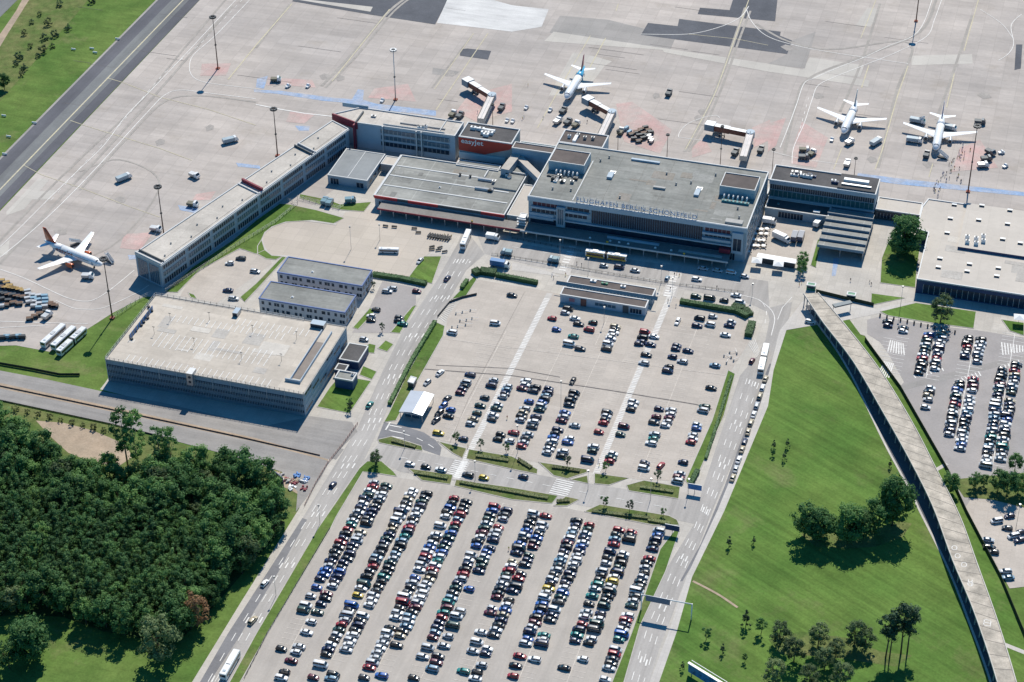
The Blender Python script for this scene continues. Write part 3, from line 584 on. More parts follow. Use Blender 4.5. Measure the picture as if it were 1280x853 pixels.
# rooftop letters
fc = bpy.data.curves.new('sign_lettering', 'FONT'); fc.body = 'FLUGHAFEN BERLIN-SCHÖNEFELD'; fc.size = 2.7; fc.extrude = .1; fc.space_character = 1.12; fc.align_x = 'CENTER'; fc.offset = 0
LET = M('blue_sign_letters', (.14,.27,.46), .4, var=.02); fc.materials.append(LET)
fo = text_obj('sign_lettering', fc); fo.parent = t
A, B = G(722,246,18.5), G(872,269,18.5); cxs = (A[0]+B[0])/2; SGY = YF+1.3
fo.location = (cxs-t.location.x, SGY-t.location.y, 17.3); fo.rotation_euler = (R(90),0,0)
bpy.context.view_layer.update(); wdt = fo.dimensions.x; fo.scale = ((B[0]-A[0])/wdt, 1.0, 1)
b = MB()
for z in (17.5, 19.4): b.box(A[0],B[0],SGY+.3,SGY+.4,z,z+.1,FRAME)
for i in range(19): x = A[0]+(B[0]-A[0])*i/18; b.box(x-.06,x+.06,SGY+.4,SGY+.5,16.8,20.2,FRAME); b.tube((x,SGY+.4,19.6),(x,SGY+2.4,16.9),.06,.06,FRAME,5)
b.build('sign_frame', t)
def roof_patches(r, x0, x1, y0, y1, z, n, mats, seed, mx=9):
    q = random.Random(seed)
    for i in range(n):
        lx, ly = q.uniform(1.5,mx), q.uniform(1,mx*.6); x, y = q.uniform(x0,x1-lx), q.uniform(y0,y1-ly); b_ = MB(); zz = z+.012+.004*i; b_.face([(x,y,zz),(x+lx,y,zz),(x+lx,y+ly,zz),(x,y+ly,zz)], q.choice(mats)); b_.build('roof_patch', r)
RPM = [ground_mat('dark_roof_patch', (.20,.20,.19), (.24,.24,.225), big=.1, mid=.3, stain=.12), ground_mat('pale_roof_patch', (.33,.33,.31), (.28,.28,.265), big=.1, mid=.3, stain=.12), ground_mat('rusty_roof_patch', (.26,.235,.20), (.29,.27,.245), big=.1, mid=.3, stain=.12)]
RPL = [ground_mat('grey_patch_on_pale_roof', (.43,.40,.365), (.48,.45,.41), big=.1, mid=.3, stain=.1), ground_mat('bright_roof_patch', (.62,.575,.515), (.56,.52,.465), big=.1, mid=.3, stain=.08)]
roof_patches(t, -441, -372, -125, -86, 16.8, 16, RPM, 3, 12)
for i in range(7): part_box(t, 'roof_seam', -443.5+i*11.5, -443.4+i*11.5, -126, -81, 16.8, 16.86, RPM[0])
# ---------------- continuous entrance canopy
c = empty('entrance_canopy', (-450,-132,0), 'long flat brown canopy along the front of both terminal halls', 'canopy')
b = MB(); b.prism([(-531,-135.6),(-373,-135.6),(-373,-128.4),(-464.5,-128.4),(-464.5,-129.3),(-531,-129.3)], 3.7, 4.1, W_DARK, R_CAN); b.build('roof', c)
b = MB(); b.box(-531.1,-465,-135.9,-135.61,3.5,4.2,RED_D); b.box(-465,-372.9,-135.9,-135.61,3.5,4.24,FRAME); b.build('edge_trim', c)
for i in range(27): part_box(c, 'column', -530+i*6, -529.6+i*6, -135.2, -134.8, .05, 3.7, METAL)
for x in (-421,-417,-425,-434,-398,-405): dome(c, x, -133.8, 4.1, .6)
part_box(c, 'skylight_bar', -427, -404, -131.6, -130.6, 4.1, 4.9, W_LIGHT); part_box(c, 'skylight_bar', -395, -376, -133.6, -132.2, 4.1, 4.5, W_CONC)
part_box(c, 'yellow_sign', -426.5, -425.5, -135.3, -135.0, 4.1, 5.0, YELLOW); part_box(c, 'yellow_sign', -392.5, -391.7, -135.3, -135.0, 4.1, 5.0, YELLOW); part_box(c, 'yellow_sign', -487.5, -486.8, -135.3, -135.0, 4.1, 5.0, YELLOW)
# ---------------- western hall with the red fascia
h = quadb('check_in_hall', 'broad low hall with ridged grey roof and dark red front fascia', 'terminal hall', rect(-534.8,-474.3,-128.6,-91.8), 5.9, W_BLUE, R_GREYW, .3)
for x0, x1 in ((-534.9,-524),(-519,-505),(-485,-474.2)): part_box(h, 'red_fascia', x0, x1, -129.1, -128.73, 4.75, 6.15, RED)
for x0, x1 in ((-524,-519),(-505,-485)): part_box(h, 'fascia', x0, x1, -129.0, -128.73, 4.8, 6.1, W_DARK)
part_box(h, 'red_fascia', -535.4, -534.93, -128.7, -91.9, 5.0, 6.2, FRAME)
for q in range(10): win_s(h, -533+q*5.8, -528.4+q*5.8, -128.6, .4, 3.2, 4, GLASS)
for k in range(3): b = MB(); y = -118.5+k*8.8; b.box(-534.2,-476-(k*2),y-.35,y+.35,5.7,5.9,FRAME); b.build('roof_seam', h)
b = MB()
for yy, x0, x1 in ((-102.5,-494.5,-488),(-110.5,-493.5,-485)):
    b2 = MB(); b2.grid([[(x, yy+.9*math.cos(t_), 6.2+.8*math.sin(t_)) for t_ in [math.pi*i/4 for i in range(5)]]+[(x,yy-.9,5.7),(x,yy+.9,5.7)] for x in (x0, x1)], METAL, False); o = b2.build('ventilation_plant', h)
hvac(h, -486.3,-110.8,5.7,2,1.6,1.2,METAL_D); hvac(h,-486.8,-103.4,5.7,1.6,1.6,1.4); vent(h,-503.5,-101.3,5.7,.45,1,METAL_D); vent(h,-498.6,-101.5,5.7,.45,1,METAL_D); dome(h,-509,-114,5.7,.5)
part_box(h, 'raised_roof', -486, -475, -108, -95, 5.7, 6.4, W_CONC, R_GREY); part_box(h, 'wall_upstand', -492.4, -491.9, -101, -95, 5.7, 6.8, FRAME)
for i in range(5): hvac(h, -481+rnd.uniform(-2,2), -96.6-rnd.uniform(0,3), 6.4, rnd.uniform(.8,1.6), 1, rnd.uniform(.8,1.5), rnd.choice([METAL_D,WHITE]))
roof_patches(h, -533, -495, -127, -95, 5.7, 12, RPM, 5, 9)
# ---------------- annex
a = quadb('annex_building', 'small pale grey flat roofed annex between pier and red edged hall', 'building', rect(-562.3,-543.2,-115.6,-91), 4.6, W_BLUE, R_BLUEG, .15)
win_s(a, -561, -557, -115.6, .3, 3.2, 3, GLASS, 'door'); win_s(a, -548.5, -545, -115.6, .3, 2.8, 2, GLASS, 'door')
for q in range(4): win_e(a, -543.2, -113+q*5.5, -109.5+q*5.5, 1.2, 2.8, 2)
part_box(a, 'roof_ridge', -552.9, -552.6, -115, -91.5, 4.4, 4.72, FRAME)
# link roofs between annex and hall
quadb('link_building', 'low pale connecting block squeezed between annex and hall', 'building', rect(-542.6,-535.6,-99,-91.5), 4.2, W_CONC, R_BEIGE, .15)
# ---------------- north wing along the apron
n = quadb('departures_wing', 'pale roofed wing with glass front joining pier and orange red block', 'terminal wing', [(-560.6,-80.8),(-512.7,-80.2),(-512.7,-67),(-563.8,-66.6),(-574.4,-76.2)], 13, W_LIGHT, R_PIER, .3)
for k in range(3): win_s(n, -549, -515.5, -80.66, 2.8+k*3.3, 4.9+k*3.3, 16, GLASS_B if k else GLASS)
for x in (-548,-531.5,-529): part_box(n, 'pilaster', x, x+.6, -81.6, -80.9, 0, 13.3, FRAME)
b = MB(); b.prism([(-560.7,-81.4),(-560.1,-81.0),(-573.8,-76.0),(-574.6,-76.5)], 9.8, 13.5, RED_D); b.build('red_wall', n)
b = MB(); b.prism([(-561.2,-81.9),(-560.62,-81.8),(-560.62,-70.8),(-561.2,-70.8)], 13.0, 13.9, W_DARK); b.build('roof_upstand', n)
part_box(n, 'red_wall', -561.4, -560.7, -84, -81.45, 0, 13.4, RED_D)
part_box(n, 'roof_rail', -548, -518, -79.4, -79.2, 12.8, 13.8, FRAME); part_box(n, 'roof_duct', -541, -519, -75.6, -75.0, 12.8, 13.4, W_CONC); part_box(n, 'roof_rail', -521, -520.7, -79, -68, 12.8, 13.5, FRAME)
for i in range(6): hvac(n, -530+rnd.uniform(-2,2), -77.5+rnd.uniform(-1,1), 12.8, rnd.uniform(.8,1.8), 1, rnd.uniform(1,2), WHITE)
hvac(n,-555,-73,12.8,2.4,1.2,.8,METAL)
part_box(n, 'edge_band', -573, -560, -66.5, -66.3, 12.2, 14.2, W_BLUE)
# ---------------- pier
P1, P2, P3, P4 = (-607.8,-198.4), (-571.3,-65.7), (-583.5,-72.5), (-618.3,-189.5)
P2 = (-566.4,-80.5); P3 = (-577.0,-77.6)
P1 = G(200,331.7,11.5); P4 = G(168.7,316.7,11.5); P2 = G(435.6,161.4,11.5); P3 = G(415.6,151,11.5)
pr = quadb('boarding_pier', 'long narrow two storey pier with pale flat roof reaching across the apron', 'airport pier', [P1,P2,P3,P4], 11.5, W_BLUE, R_PIER, .25)
def along(a, b, t, o=0):
    a, b = Vector(a), Vector(b); d = (b-a).normalized(); n_ = Vector((d.y,-d.x)); p = a+(b-a)*t+n_*o; return (p.x,p.y)
def wall_strip(r, name, a, b, t0, t1, z0, z1, mat, o0=.05, o1=.12, n=0):
    m_ = MB(); m_.prism([along(a,b,t0,o0),along(a,b,t0,o1),along(a,b,t1,o1),along(a,b,t1,o0)], z0, z1, mat)
    for i in range(n+1 if n else 0):
        t = t0+(t1-t0)*i/n; m_.prism([along(a,b,t,o1-.01),along(a,b,t,o1+.08),along(a,b,t+.0012,o1+.08),along(a,b,t+.0012,o1-.01)], z0, z1, FRAME)
    return m_.build(name, r)
for k, (z0, z1) in enumerate(((1.2,3.6),(5.0,7.0),(8.4,10.2))):
    for q in range(8): wall_strip(pr, 'window', P1, P2, .01+q*.123, .118+q*.123, z0, z1, GLASS if k != 1 else GLASS_B, n=10)
wall_strip(pr, 'eaves_band', P1, P2, 0, 1, 10.6, 11.4, FRAME, .13, .5)
for q in range(2): wall_strip(pr, 'window', P4, P1, .08+q*.46, .46+q*.46, 1.0, 9.8, GLASS_B, n=5)
def cross_wall(t, h0, h1, w_, mat, name='cross_wall'):
    m_ = MB(); a, b = Vector(along(P1,P2,t)), Vector(along(P4,P3,t)); d = (Vector(P2)-Vector(P1)).normalized()*w_
    m_.prism([tuple(a),tuple(a+d),tuple(b+d),tuple(b)], h0, h1, mat); return m_.build(name, pr)
tr = .515; cross_wall(tr, 11.0, 13.0, .9, RED_D, 'red_cross_wall'); cross_wall(tr-.02, 11.2, 12.0, .5, FRAME)
cross_wall(.0, 11.2, 12.4, .5, FRAME); cross_wall(.018, 11.2, 12.2, .4, W_DARK); cross_wall(.79, 11.2, 12.4, .6, W_DARK); cross_wall(.808, 11.2, 12.2, .5, FRAME)
for q in range(14): x, y = along(P1, P2, .05+q*.065, -3-4*(q%2)); vent(pr, x, y, 11.3, .3, .5, W_CONC)
wall_strip(pr, 'roof_gutter', P1, P2, .02, .98, 11.25, 11.5, R_PIER, -2.2, -1.9)
# ---------------- orange-red block with the airline name
e = quadb('red_fronted_block', 'block with bright red street front carrying a white airline name', 'terminal block', rect(-510.2,-485,-81.5,-68), 14, W_CONC, R_DARK, .35)
b = MB(); y = -81.95
b.face([(-510.4,y,13.9),(-510.4,y,7.2),(-498,y,6.6),(-486,y,11.0),(-484.8,y,12.2),(-484.8,y,13.9)][::1], M('airline_red_front', (.50,.06,.04), .5, var=.06)); b.face([(-510.4,y+.4,14.35),(-510.4,y,14.35),(-484.8,y,14.35),(-484.8,y+.4,14.35)], FRAME); b.face([(-510.4,y,14.35),(-510.4,y,13.9),(-484.8,y,13.9),(-484.8,y,14.35)], FRAME)
b.build('red_front_panel', e)
f2 = bpy.data.curves.new('airline_name', 'FONT'); f2.body = 'easyJet'; f2.size = 3.4; f2.extrude = .05; f2.offset = .04; f2.materials.append(WHITE)
f2o = text_obj('airline_name', f2); f2o.parent = e; f2o.location = (-509.2-e.location.x, -82.05-e.location.y, 11.2); f2o.rotation_euler = (R(90),0,0)
bpy.context.view_layer.update(); f2o.scale = (10.6/f2o.dimensions.x, 1, 1)
part_box(e, 'lower_wall', -510.2, -488, -82.4, -81.6, 3.0, 6.4, W_WHITE); win_s(e, -509, -489, -82.4, 1, 2.9, 10, GLASS)
for x, y_ in ((-506,-73),(-502,-73),(-500,-76),(-497,-75.5),(-498.5,-77.5)): hvac(e, x, y_, 13.8, 2.6, 1.6, 1.4, WHITE)
part_box(e, 'rooflight_strip', -504.5, -495.5, -73.6, -72.6, 13.8, 15, WHITE)
e2 = quadb('connecting_block', 'blue grey block with brown roof linking red front to main terminal', 'terminal block', rect(-484.6,-464.2,-82.5,-77), 12.6, M('blue_sheet_wall', (.27,.40,.50), .5), R_BROWN, .25)
e3 = quadb('airside_gallery', 'low glazed gallery with green tinted roof on the apron side', 'gallery', rect(-484.4,-465,-76.4,-69), 8.5, W_LIGHT, R_GREY, .3)
b = MB()
for i in range(9): b.box(-483.4+i*2.1,-481.8+i*2.1,-75.6,-70,8.35,8.9,GLASS_T)
b.build('rooflight', e3)
q1 = quadb('rear_plant_block', 'brown roofed block between the red front and main terminal roof', 'terminal block', rect(-463.6,-443,-78.9,-67.5), 17, W_BLUE, R_BROWN, .3)
for i in range(4): hvac(q1, -460+i*3.6, -72+rnd.uniform(-1.5,1.5), 16.8, 1.4, 1.2, 1.4, rnd.choice([WHITE,METAL]))
part_box(q1, 'roof_duct', -457.5, -456, -77.5, -72, 16.8, 18, WHITE)
# footbridges
def slab_bridge(name, label, pts, w_, z0, z1, mat, top):
    r = empty(name, (*pts[0], 0), label, 'footbridge'); b = MB()
    for i, (p, q) in enumerate(zip(pts[:-1], pts[1:])):
        d = Vector(q)-Vector(p); b.obox((p[0]+q[0])/2,(p[1]+q[1])/2,d.length+(w_*.4 if i else 0),w_,math.atan2(d.y,d.x),z0+.004*i,z1+.004*i,mat,top)
    b.build('deck', r)
    for p in pts: part_box(r, 'pier', p[0]-.4, p[0]+.4, p[1]-.4, p[1]+.4, .05, z0, W_CONC)
    return r
slab_bridge('footbridge', 'enclosed footbridge bending between hall roof and main terminal', [G(645,188,9), G(652,199,9), G(676,222,9)], 3.2, 6.2, 9, W_BLUE, R_BEIGE)
slab_bridge('footbridge', 'short straight enclosed footbridge beside red fronted block', [G(648,190,9.5), G(631,212,9.5)], 4, 6.2, 9.6, W_BLUE, R_PIER)
quadb('hall_annex', 'low grey block behind the red edged hall', 'building', rect(-508,-488,-93.3,-88.5), 6, W_BLUE, R_GREY, .2)
quadb('hall_annex', 'square grey roofed block below the footbridges', 'building', rect(-486.5,-475,-93.3,-86.5), 6.4, W_BLUE, R_GREY, .25)
quadb('courtyard_block', 'low pale block between red edged hall and main terminal', 'building', rect(-473.6,-464.2,-127,-100), 5.2, W_CONC, R_BEIGE, .2)
st = quadb('spiral_stair_tower', 'white open stair tower at left front corner of main terminal', 'stair tower', rect(-467,-464.1,-131,-127.3), 7.5, METAL, METAL, .15)
for k in range(5): part_box(st, 'landing', -467.7, -463.7, -131.8, -131.1, 1+k*1.5, 1.25+k*1.5, WHITE)
# ---------------- east gate building and its low front
g = quadb('gate_building', 'dark roofed gate building with teal window bands right of main terminal', 'gate building', rect(-366.2,-319.4,-78.8,-65.6), 13, W_BLUE, R_DARK, .35)
part_box(g, 'fascia', -366.4, -319.2, -79.25, -78.93, 11.2, 13.3, W_LIGHT); win_s(g, -366, -319.8, -78.8, 8.6, 11.0, 46, GLASS, 'window_band')
win_s(g, -366, -319.8, -79.0, 5.2, 8.2, 23, GLASS_T, 'window_band'); part_box(g, 'sill_band', -366.4, -319.2, -79.6, -78.93, 4.3, 5.0, FRAME)
part_box(g, 'raised_roof', -336.5, -319.8, -78.4, -66.2, 12.8, 13.9, W_DARK, R_DARK); part_box(g, 'rooflight_strip', -334.5, -323.5, -73.2, -71.2, 13.9, 15.2, WHITE); part_box(g, 'roof_duct', -335, -322, -76, -75, 13.9, 14.6, METAL)
for i in range(9): hvac(g, -350+rnd.uniform(-9,12), -72+rnd.uniform(-1.8,2.5), 12.8, rnd.uniform(1.5,4.5), 1.3, rnd.uniform(.7,1.6), rnd.choice([WHITE,METAL,NAVY]))
g2 = quadb('gate_annex', 'low flat roofed strip in front of the dark gate building', 'building', rect(-366,-338,-88.6,-80), 4.4, W_BLUE, R_DARK, .25)
win_s(g2, -360, -349, -88.6, .5, 3.4, 8, GLASS); dome(g2, -361,-84,4.2,.5,TEAL); part_box(g2, 'roof_duct', -345, -342, -87, -85.6, 4.4, 5, WHITE)
quadb('airside_canopy', 'grey green flat canopy along the apron behind gate building', 'canopy', rect(-366,-322,-65.2,-57), 4.6, W_CONC, M('grey_green_roof', (.30,.33,.29), .8), .15)
ln = quadb('airside_corridor', 'pale low corridor roof following the apron behind main terminal', 'corridor', rect(-441,-366.8,-78.8,-66), 5.5, W_CONC, R_PIER, .3)
for i in range(12): vent(ln, -438+i*6, -74+rnd.uniform(-3,4), 5.3, .3, .6, METAL_D)
k_ = quadb('link_corridor', 'low flat corridor joining gate building to the broad right hand hall', 'corridor', rect(-319,-299.6,-77.5,-67), 5, W_DARK, R_BEIGE, .25)
win_s(k_, -318, -300.5, -77.5, 1, 3.6, 12, GLASS)
# sawtooth shed
s_ = empty('sawtooth_shed', (-329,-97,0), 'open shed with six parallel sawtooth roof bays beside the truck yard', 'shed')
for i in range(6):
    y0 = -113.6+i*5.4; b = MB()
    b.face([(-338.6,y0,5.5),(-318.6,y0,5.5),(-318.6,y0+5.3,4.3),(-338.6,y0+5.3,4.3)], R_GREYW); b.face([(-338.6,y0,4.1),(-318.6,y0,4.1),(-318.6,y0,5.5),(-338.6,y0,5.5)], M('sawtooth_glazing', (.14,.24,.32), .3)); b.face([(-338.6,y0+5.3,4.3),(-338.6,y0,5.5),(-338.6,y0,4.1)], METAL); b.face([(-318.6,y0,4.1),(-318.6,y0,5.5),(-318.6,y0+5.3,4.3)], METAL)
    b.box(-338.7,-318.5,y0-.12,y0-.01,5.3,5.6,FRAME); b.build('roof_bay', s_)
    for x in (-338.2,-328.6,-319): part_box(s_, 'post', x-.12, x+.12, y0+.1, y0+.34, .05, 4.4, METAL)
win_e(s_, -318.7, -112, -82, .8, 3.8, 18, GLASS_B, 'side_glazing', s=-1); part_box(s_, 'rear_wall', -338.5, -319, -81.4, -81.1, .05, 4.4, W_BLUE)
# ---------------- broad right hall
hr = quadb('departures_hall', 'broad beige roofed hall filling the right edge', 'terminal hall', [(-294,-131),(-150,-131),(-150,-66),(-297.5,-66),(-299.2,-73),(-299.2,-92),(-294,-93.5)], 7, NAVY, R_BEIGE, .25)
A = G(1197,310,7.5); part_box(hr, 'raised_roof', A[0], -151, A[1], -66.5, 6.8, 8.1, NAVY, R_BEIGE)
win_s(hr, -291, -152, -131, .6, 4.8, 60, GLASS)
for p in ((1193,256),(1227,260),(1262,266),(1188,273),(1223,278),(1259,283),(1184,291),(1175,323),(1212,330),(1248,335),(1173,334),(1209,339),(1246,345),(1275,307),(1253,302)):
    x, y = G(*p, 7); z = 6.8 if y < A[1] or x < A[0] else 8.1
    b = MB(); b.face([(x-1.1,y-1,z+.05),(x+1.1,y-1,z+.05),(x+1.1,y-1,z+.75),(x-1.1,y-1,z+.75)], METAL_D); b.face([(x-1.1,y-1,z+.75),(x+1.1,y-1,z+.75),(x+1.1,y+1.4,z+.05),(x-1.1,y+1.4,z+.05)], WHITE)
    b.face([(x-1.1,y-1,z),(x-1.1,y-1,z+.75),(x-1.1,y+1.4,z)], WHITE); b.face([(x+1.1,y-1,z),(x+1.1,y+1.4,z),(x+1.1,y-1,z+.75)], WHITE); b.build('roof_vent', hr)
for p in ((1209,298),(1220,300),(1229,297),(1209,304),(1220,306),(1229,303)): hvac(hr, *G(*p,8.1), 8.1, 1.8, 1.2, 1.6, WHITE)
roof_patches(hr, -292, -210, -129, -70, 6.85, 16, RPL, 6, 12)
# ---------------- parking garage
GX0, GX1, GY0, GY1 = -592, -508.4, -280.9, -234.2
ga = quadb('parking_garage', 'long four level parking garage with pale open top deck', 'parking garage', rect(GX0,GX1,GY0,GY1), 10.6, W_BLUE, R_DECK, 0)
for k in range(3):
    b = MB(); b.box(GX0+.5,GX1-.5,GY0-.1,GY0-.01,1.8+k*2.8,2.9+k*2.8,GLASS); b.build('open_level', ga)
b = MB()
for i in range(120): b.box(GX0+.4+i*.69,GX0+.62+i*.69,GY0-.35,GY0-.12,.4,8.4,W_BLUE)
b.build('facade_louvre', ga)
for i in range(12):
    x = GX0+.3+i*7.55; part_box(ga, 'facade_post', x, x+.18, GY0-.5, GY0-.36, 6.0, 11.6, FRAME)
def rail(r, a, b_, z, n, name='railing'):
    m_ = MB(); a, b_ = Vector(a), Vector(b_); d = (b_-a); L_ = d.length; u = d/L_
    ang = math.atan2(d.y,d.x); c_ = (a+b_)/2
    m_.obox(c_.x,c_.y,L_,.06,ang,z+1.0,z+1.1,METAL); m_.obox(c_.x,c_.y,L_,.05,ang,z+.5,z+.56,METAL)
    for i in range(n+1): p = a+d*i/n; m_.box(p.x-.06,p.x+.06,p.y-.06,p.y+.06,z,z+1.15,METAL_D)
    return m_.build(name, r)
b = MB(); zz = 10.35
for a_, c_, d_, e_ in ((GX0-.1,GX1+.1,GY0-.12,GY0+.2),(GX0-.1,GX1+.1,GY1-.2,GY1+.12),(GX0-.12,GX0+.2,GY0+.2,GY1-.2),(GX1-.2,GX1+.12,GY0+.2,GY1-.2)): b.box(a_,c_,d_,e_,zz,zz+.55,W_CONC)
b.build('parapet', ga)
rail(ga, (GX0,GY0), (GX1,GY0), 10.8, 42); rail(ga, (GX0,GY1), (GX1-18,GY1), 10.8, 24); rail(ga, (GX0,GY0), (GX0,GY1), 10.8, 18)
for k in range(4):
    for q in range(6): win_e(ga, GX1, GY0+1+q*7.7, GY0+7.8+q*7.7, 1.4+k*2.6, 2.4+k*2.6, 3, W_LIGHT if (k+q)%3 else GLASS, 'side_panel')
roof_patches(ga, -590, -520, -278, -237, 10.7, 14, RPL, 8, 14)
# ramp well, glass screen, stair heads
A = G(389,465,10.6); B_ = G(428,409,10.6)
part_box(ga, 'ramp_deck', -516.4, -512.6, -272, -247, 10.42, 10.80, M('ramp_surface', (.26,.225,.20), .9))
for x in (-516.6,-512.4): part_box(ga, 'ramp_wall', x-.15, x+.15, -274, -240, 10.36, 11.9, W_LIGHT)
part_box(ga, 'ramp_wall', -518.6, -512.2, -274.6, -274.2, 10.36, 11.9, W_LIGHT)
b = MB(); X, Y = GX0+3.6, -266.5
for i in range(22): b.box(X,X+.12,Y+i*1.0,Y+i*1.0+.9,10.4,13.0,BLUE if i%2 else GLASS_B)
b.build('glass_screen', ga)
def head(x, y, lx, ly, h_, lab):
    o = part_box(ga, 'stair_head', x-lx/2, x+lx/2, y-ly/2, y+ly/2, 10.4, 10.4+h_, METAL, W_LIGHT, lab)
    bb = MB(); bb.box(x-lx/2+.2,x+lx/2-.2,y-ly/2-.05,y-ly/2-.003,10.9,10.2+h_,GLASS); bb.build('window', o)
head(*G(296,391,11.5), 2.2, 4.0, 2.2, 'blue grey stair head on the far edge of the deck'); head(*G(398,406,11.5), 5.8, 3.2, 2.2, 'large stair head at far right of the deck')
x, y = G(244,463,10); 
b = MB(); b.box(x-1.3,x+1.3,GY0-1.6,GY0+2.4,6.5,12.2,METAL); b.tube((x,GY0-1.7,10.4),(x,GY0-1.62,10.4),.6,.6,GLASS,12); b.tube((x,GY0-1.7,8.2),(x,GY0-1.62,8.2),.6,.6,GLASS,12); b.build('lift_shaft', ga)
b = MB()
for i in range(8):
    for xx in (GX0+6+i*0,): pass
for cx0, cx1, yy in ((GX0+8,GX1-14,GY0+.6),(GX0+14,GX1-22,GY0+13),(GX0+14,GX1-22,GY0+18.2),(GX0+14,GX1-22,GY0+31),(GX0+40,GX1-12,GY0+36)):
    xx = cx0
    while xx < cx1: b.face([(xx,yy,10.79),(xx+.2,yy,10.79),(xx+.2,yy+4.8,10.79),(xx,yy+4.8,10.79)], WHITE); xx += 2.5
o = b.build('bay_marking', ga)
for p in ((193,418),(243,432),(262,400),(316,416),(371,424),(186,396),(213,401),(302,450),(352,452)):
    x, y = G(*p, 10.6); b = MB(); b.tube((x,y,10.4),(x,y,14.2),.07,.05,METAL_D,6); b.box(x-.5,x+.5,y-.12,y+.12,14.1,14.25,METAL_D); b.build('deck_lamp', ga)
for p in ((186,385),(190,390),(180,404),(177,408),(185,399),(170,415),(165,425)): x, y = G(*p, 10.6); hvac(ga, x, y, 10.4, 1, .6, .9, METAL_D)
# ---------------- offices
def office(y0, y1, lab):
    o = quadb('office_block', lab, 'office block', rect(-552.6,-514.6,y0,y1), 7, M('pale_lilac_render', (.46,.47,.50), .7, var=.05), R_GREY, .18, parm=M('blue_eaves', (.10,.16,.34), .5))
    for k in range(2):
        xx = -551.4
        i = 0
        while xx < -516:
            w_ = (1.1,1.1,2.4,1.1,1.6)[i%5]; win_s(o, xx, xx+w_, y0, 1.3+k*3.1, 2.8+k*3.1, 2 if w_ > 2 else 0); xx += w_+(.9,2.0,1.3,.8,2.2)[(i+k)%5]; i += 1
    for k in range(2):
        for q in range(4): win_e(o, -514.6, y0+1+q*3, y0+2.4+q*3, 1.3+k*3.1, 2.8+k*3.1)
    dome(o, -540+rnd.uniform(0,4), (y0+y1)/2-2, 6.8, .6); part_box(o, 'door', -514.59, -514.5, y0+5.2, y0+6.6, .1, 2.4, GLASS)
    return o
office(-199.7, -187.3, 'rear two storey office block with blue eaves, nearer the plaza'); office(-219.9, -206.8, 'front two storey office block with blue eaves, nearer the garage')
quadb('dark_office', 'low dark grey flat roofed building beside the garage', 'building', rect(-507.2,-499,-246.8,-235.4), 4, NAVY, R_DARK, .12)
dk = quadb('substation', 'small blue cube building standing on the lawn by the garage', 'building', rect(-504.1,-496.6,-260.0,-254.6), 4.5, M('deep_blue_sheet', (.05,.10,.22), .5), R_GREY, .3); hvac(dk,-498,-256,4.3,1.2,1.2,.8,WHITE)
quadb('service_shed', 'narrow dark shed between cube building and garage', 'building', rect(-507,-502.5,-252.6,-248.4), 3, NAVY, R_DARK, .1)
# ---------------- building inside the upper lot
kr = quadb('lot_pavilion', 'rear half of the twin roofed pavilion at the top of the lot', 'pavilion', rect(-434.5,-397.5,-170.0,-164.2), 4.3, W_BLUE, R_BROWN, .2)
b = MB(); b.face([(-438.8,-171.6,3.7),(-395.2,-171.6,3.7),(-395.2,-170.25,4.7),(-438.8,-170.25,4.7)], GLASS_B); b.face([(-438.8,-170.2,4.7),(-395.2,-170.2,4.7),(-395.2,-171.55,3.6),(-438.8,-171.55,3.6)], GLASS_B)
for i in range(31): x = -438.8+i*1.452; b.box(x-.05,x+.05,-171.7,-171.55,3.5,3.9,FRAME)
b.build('glass_awning', kr); hvac(kr,-424,-166,4.1,2.6,1.2,.8,WHITE); hvac(kr,-411,-166.5,4.1,2.2,1.2,.8,WHITE); hvac(kr,-419,-166.4,4.1,2.8,1,.7,GREENP)
kf = quadb('lot_pavilion', 'front half of the twin roofed pavilion, facing the parked cars', 'pavilion', rect(-434.9,-398.5,-178.7,-172.9), 4, W_LIGHT, R_BROWN, .22)
for x in (-426,-408): part_box(kf, 'recess', x, x+2.4, -179.0, -178.83, 0.1, 3.6, BRICKR if x < -420 else W_DARK)
part_box(kf, 'sign_panel', -431, -428.6, -178.95, -178.83, 1.4, 3.0, M('white_red_poster', (.5,.22,.24), .5, var=.4, scale=3)); win_s(kf, -405, -400, -178.7, .6, 2.8, 4, GLASS); win_s(kf, -420, -411, -178.7, 1.4, 2.8, 5, GLASS_B)
# shelter beside the lot entrance
sh = empty('lot_shelter', (-468,-265,0), 'open shelter with pale sheet metal roof at the left edge of upper lot', 'shelter')
b = MB(); b.face([(-473,-272.5,3.9),(-467.5,-272.5,4.5),(-467.5,-258.5,4.5),(-473,-258.5,3.9)], M('pale_metal_roof', (.42,.45,.50), .4, .3, var=.05)); b.face([(-467.5,-272.5,4.5),(-463.4,-272.5,3.9),(-463.4,-258.5,3.9),(-467.5,-258.5,4.5)], M('metal_roof_painted_shade', (.30,.34,.40), .4, .3, var=.05))  # right slope uses a darker copy of the metal, its shade painted in
b.box(-473.05,-463.35,-272.6,-272.52,3.6,3.95,FRAME); b.box(-473.05,-463.35,-258.45,-258.4,3.6,3.95,FRAME); b.build('roof', sh)
for x in (-472.6,-468,-463.8):
    for y in (-272.2,-265,-258.8): part_box(sh, 'post', x-.1, x+.1, y-.1, y+.1, .1, 3.85, METAL)
part_box(sh, 'kiosk_box', -471.5, -466, -270, -262, .1, 2.9, GLASS_B)
ks = quadb('pay_kiosk', 'tiny white roofed kiosk just behind the metal shelter', 'kiosk', [G(510,484),G(517,486),G(521,479),G(514,477)], 2.6, W_DARK, WHITE, .1)
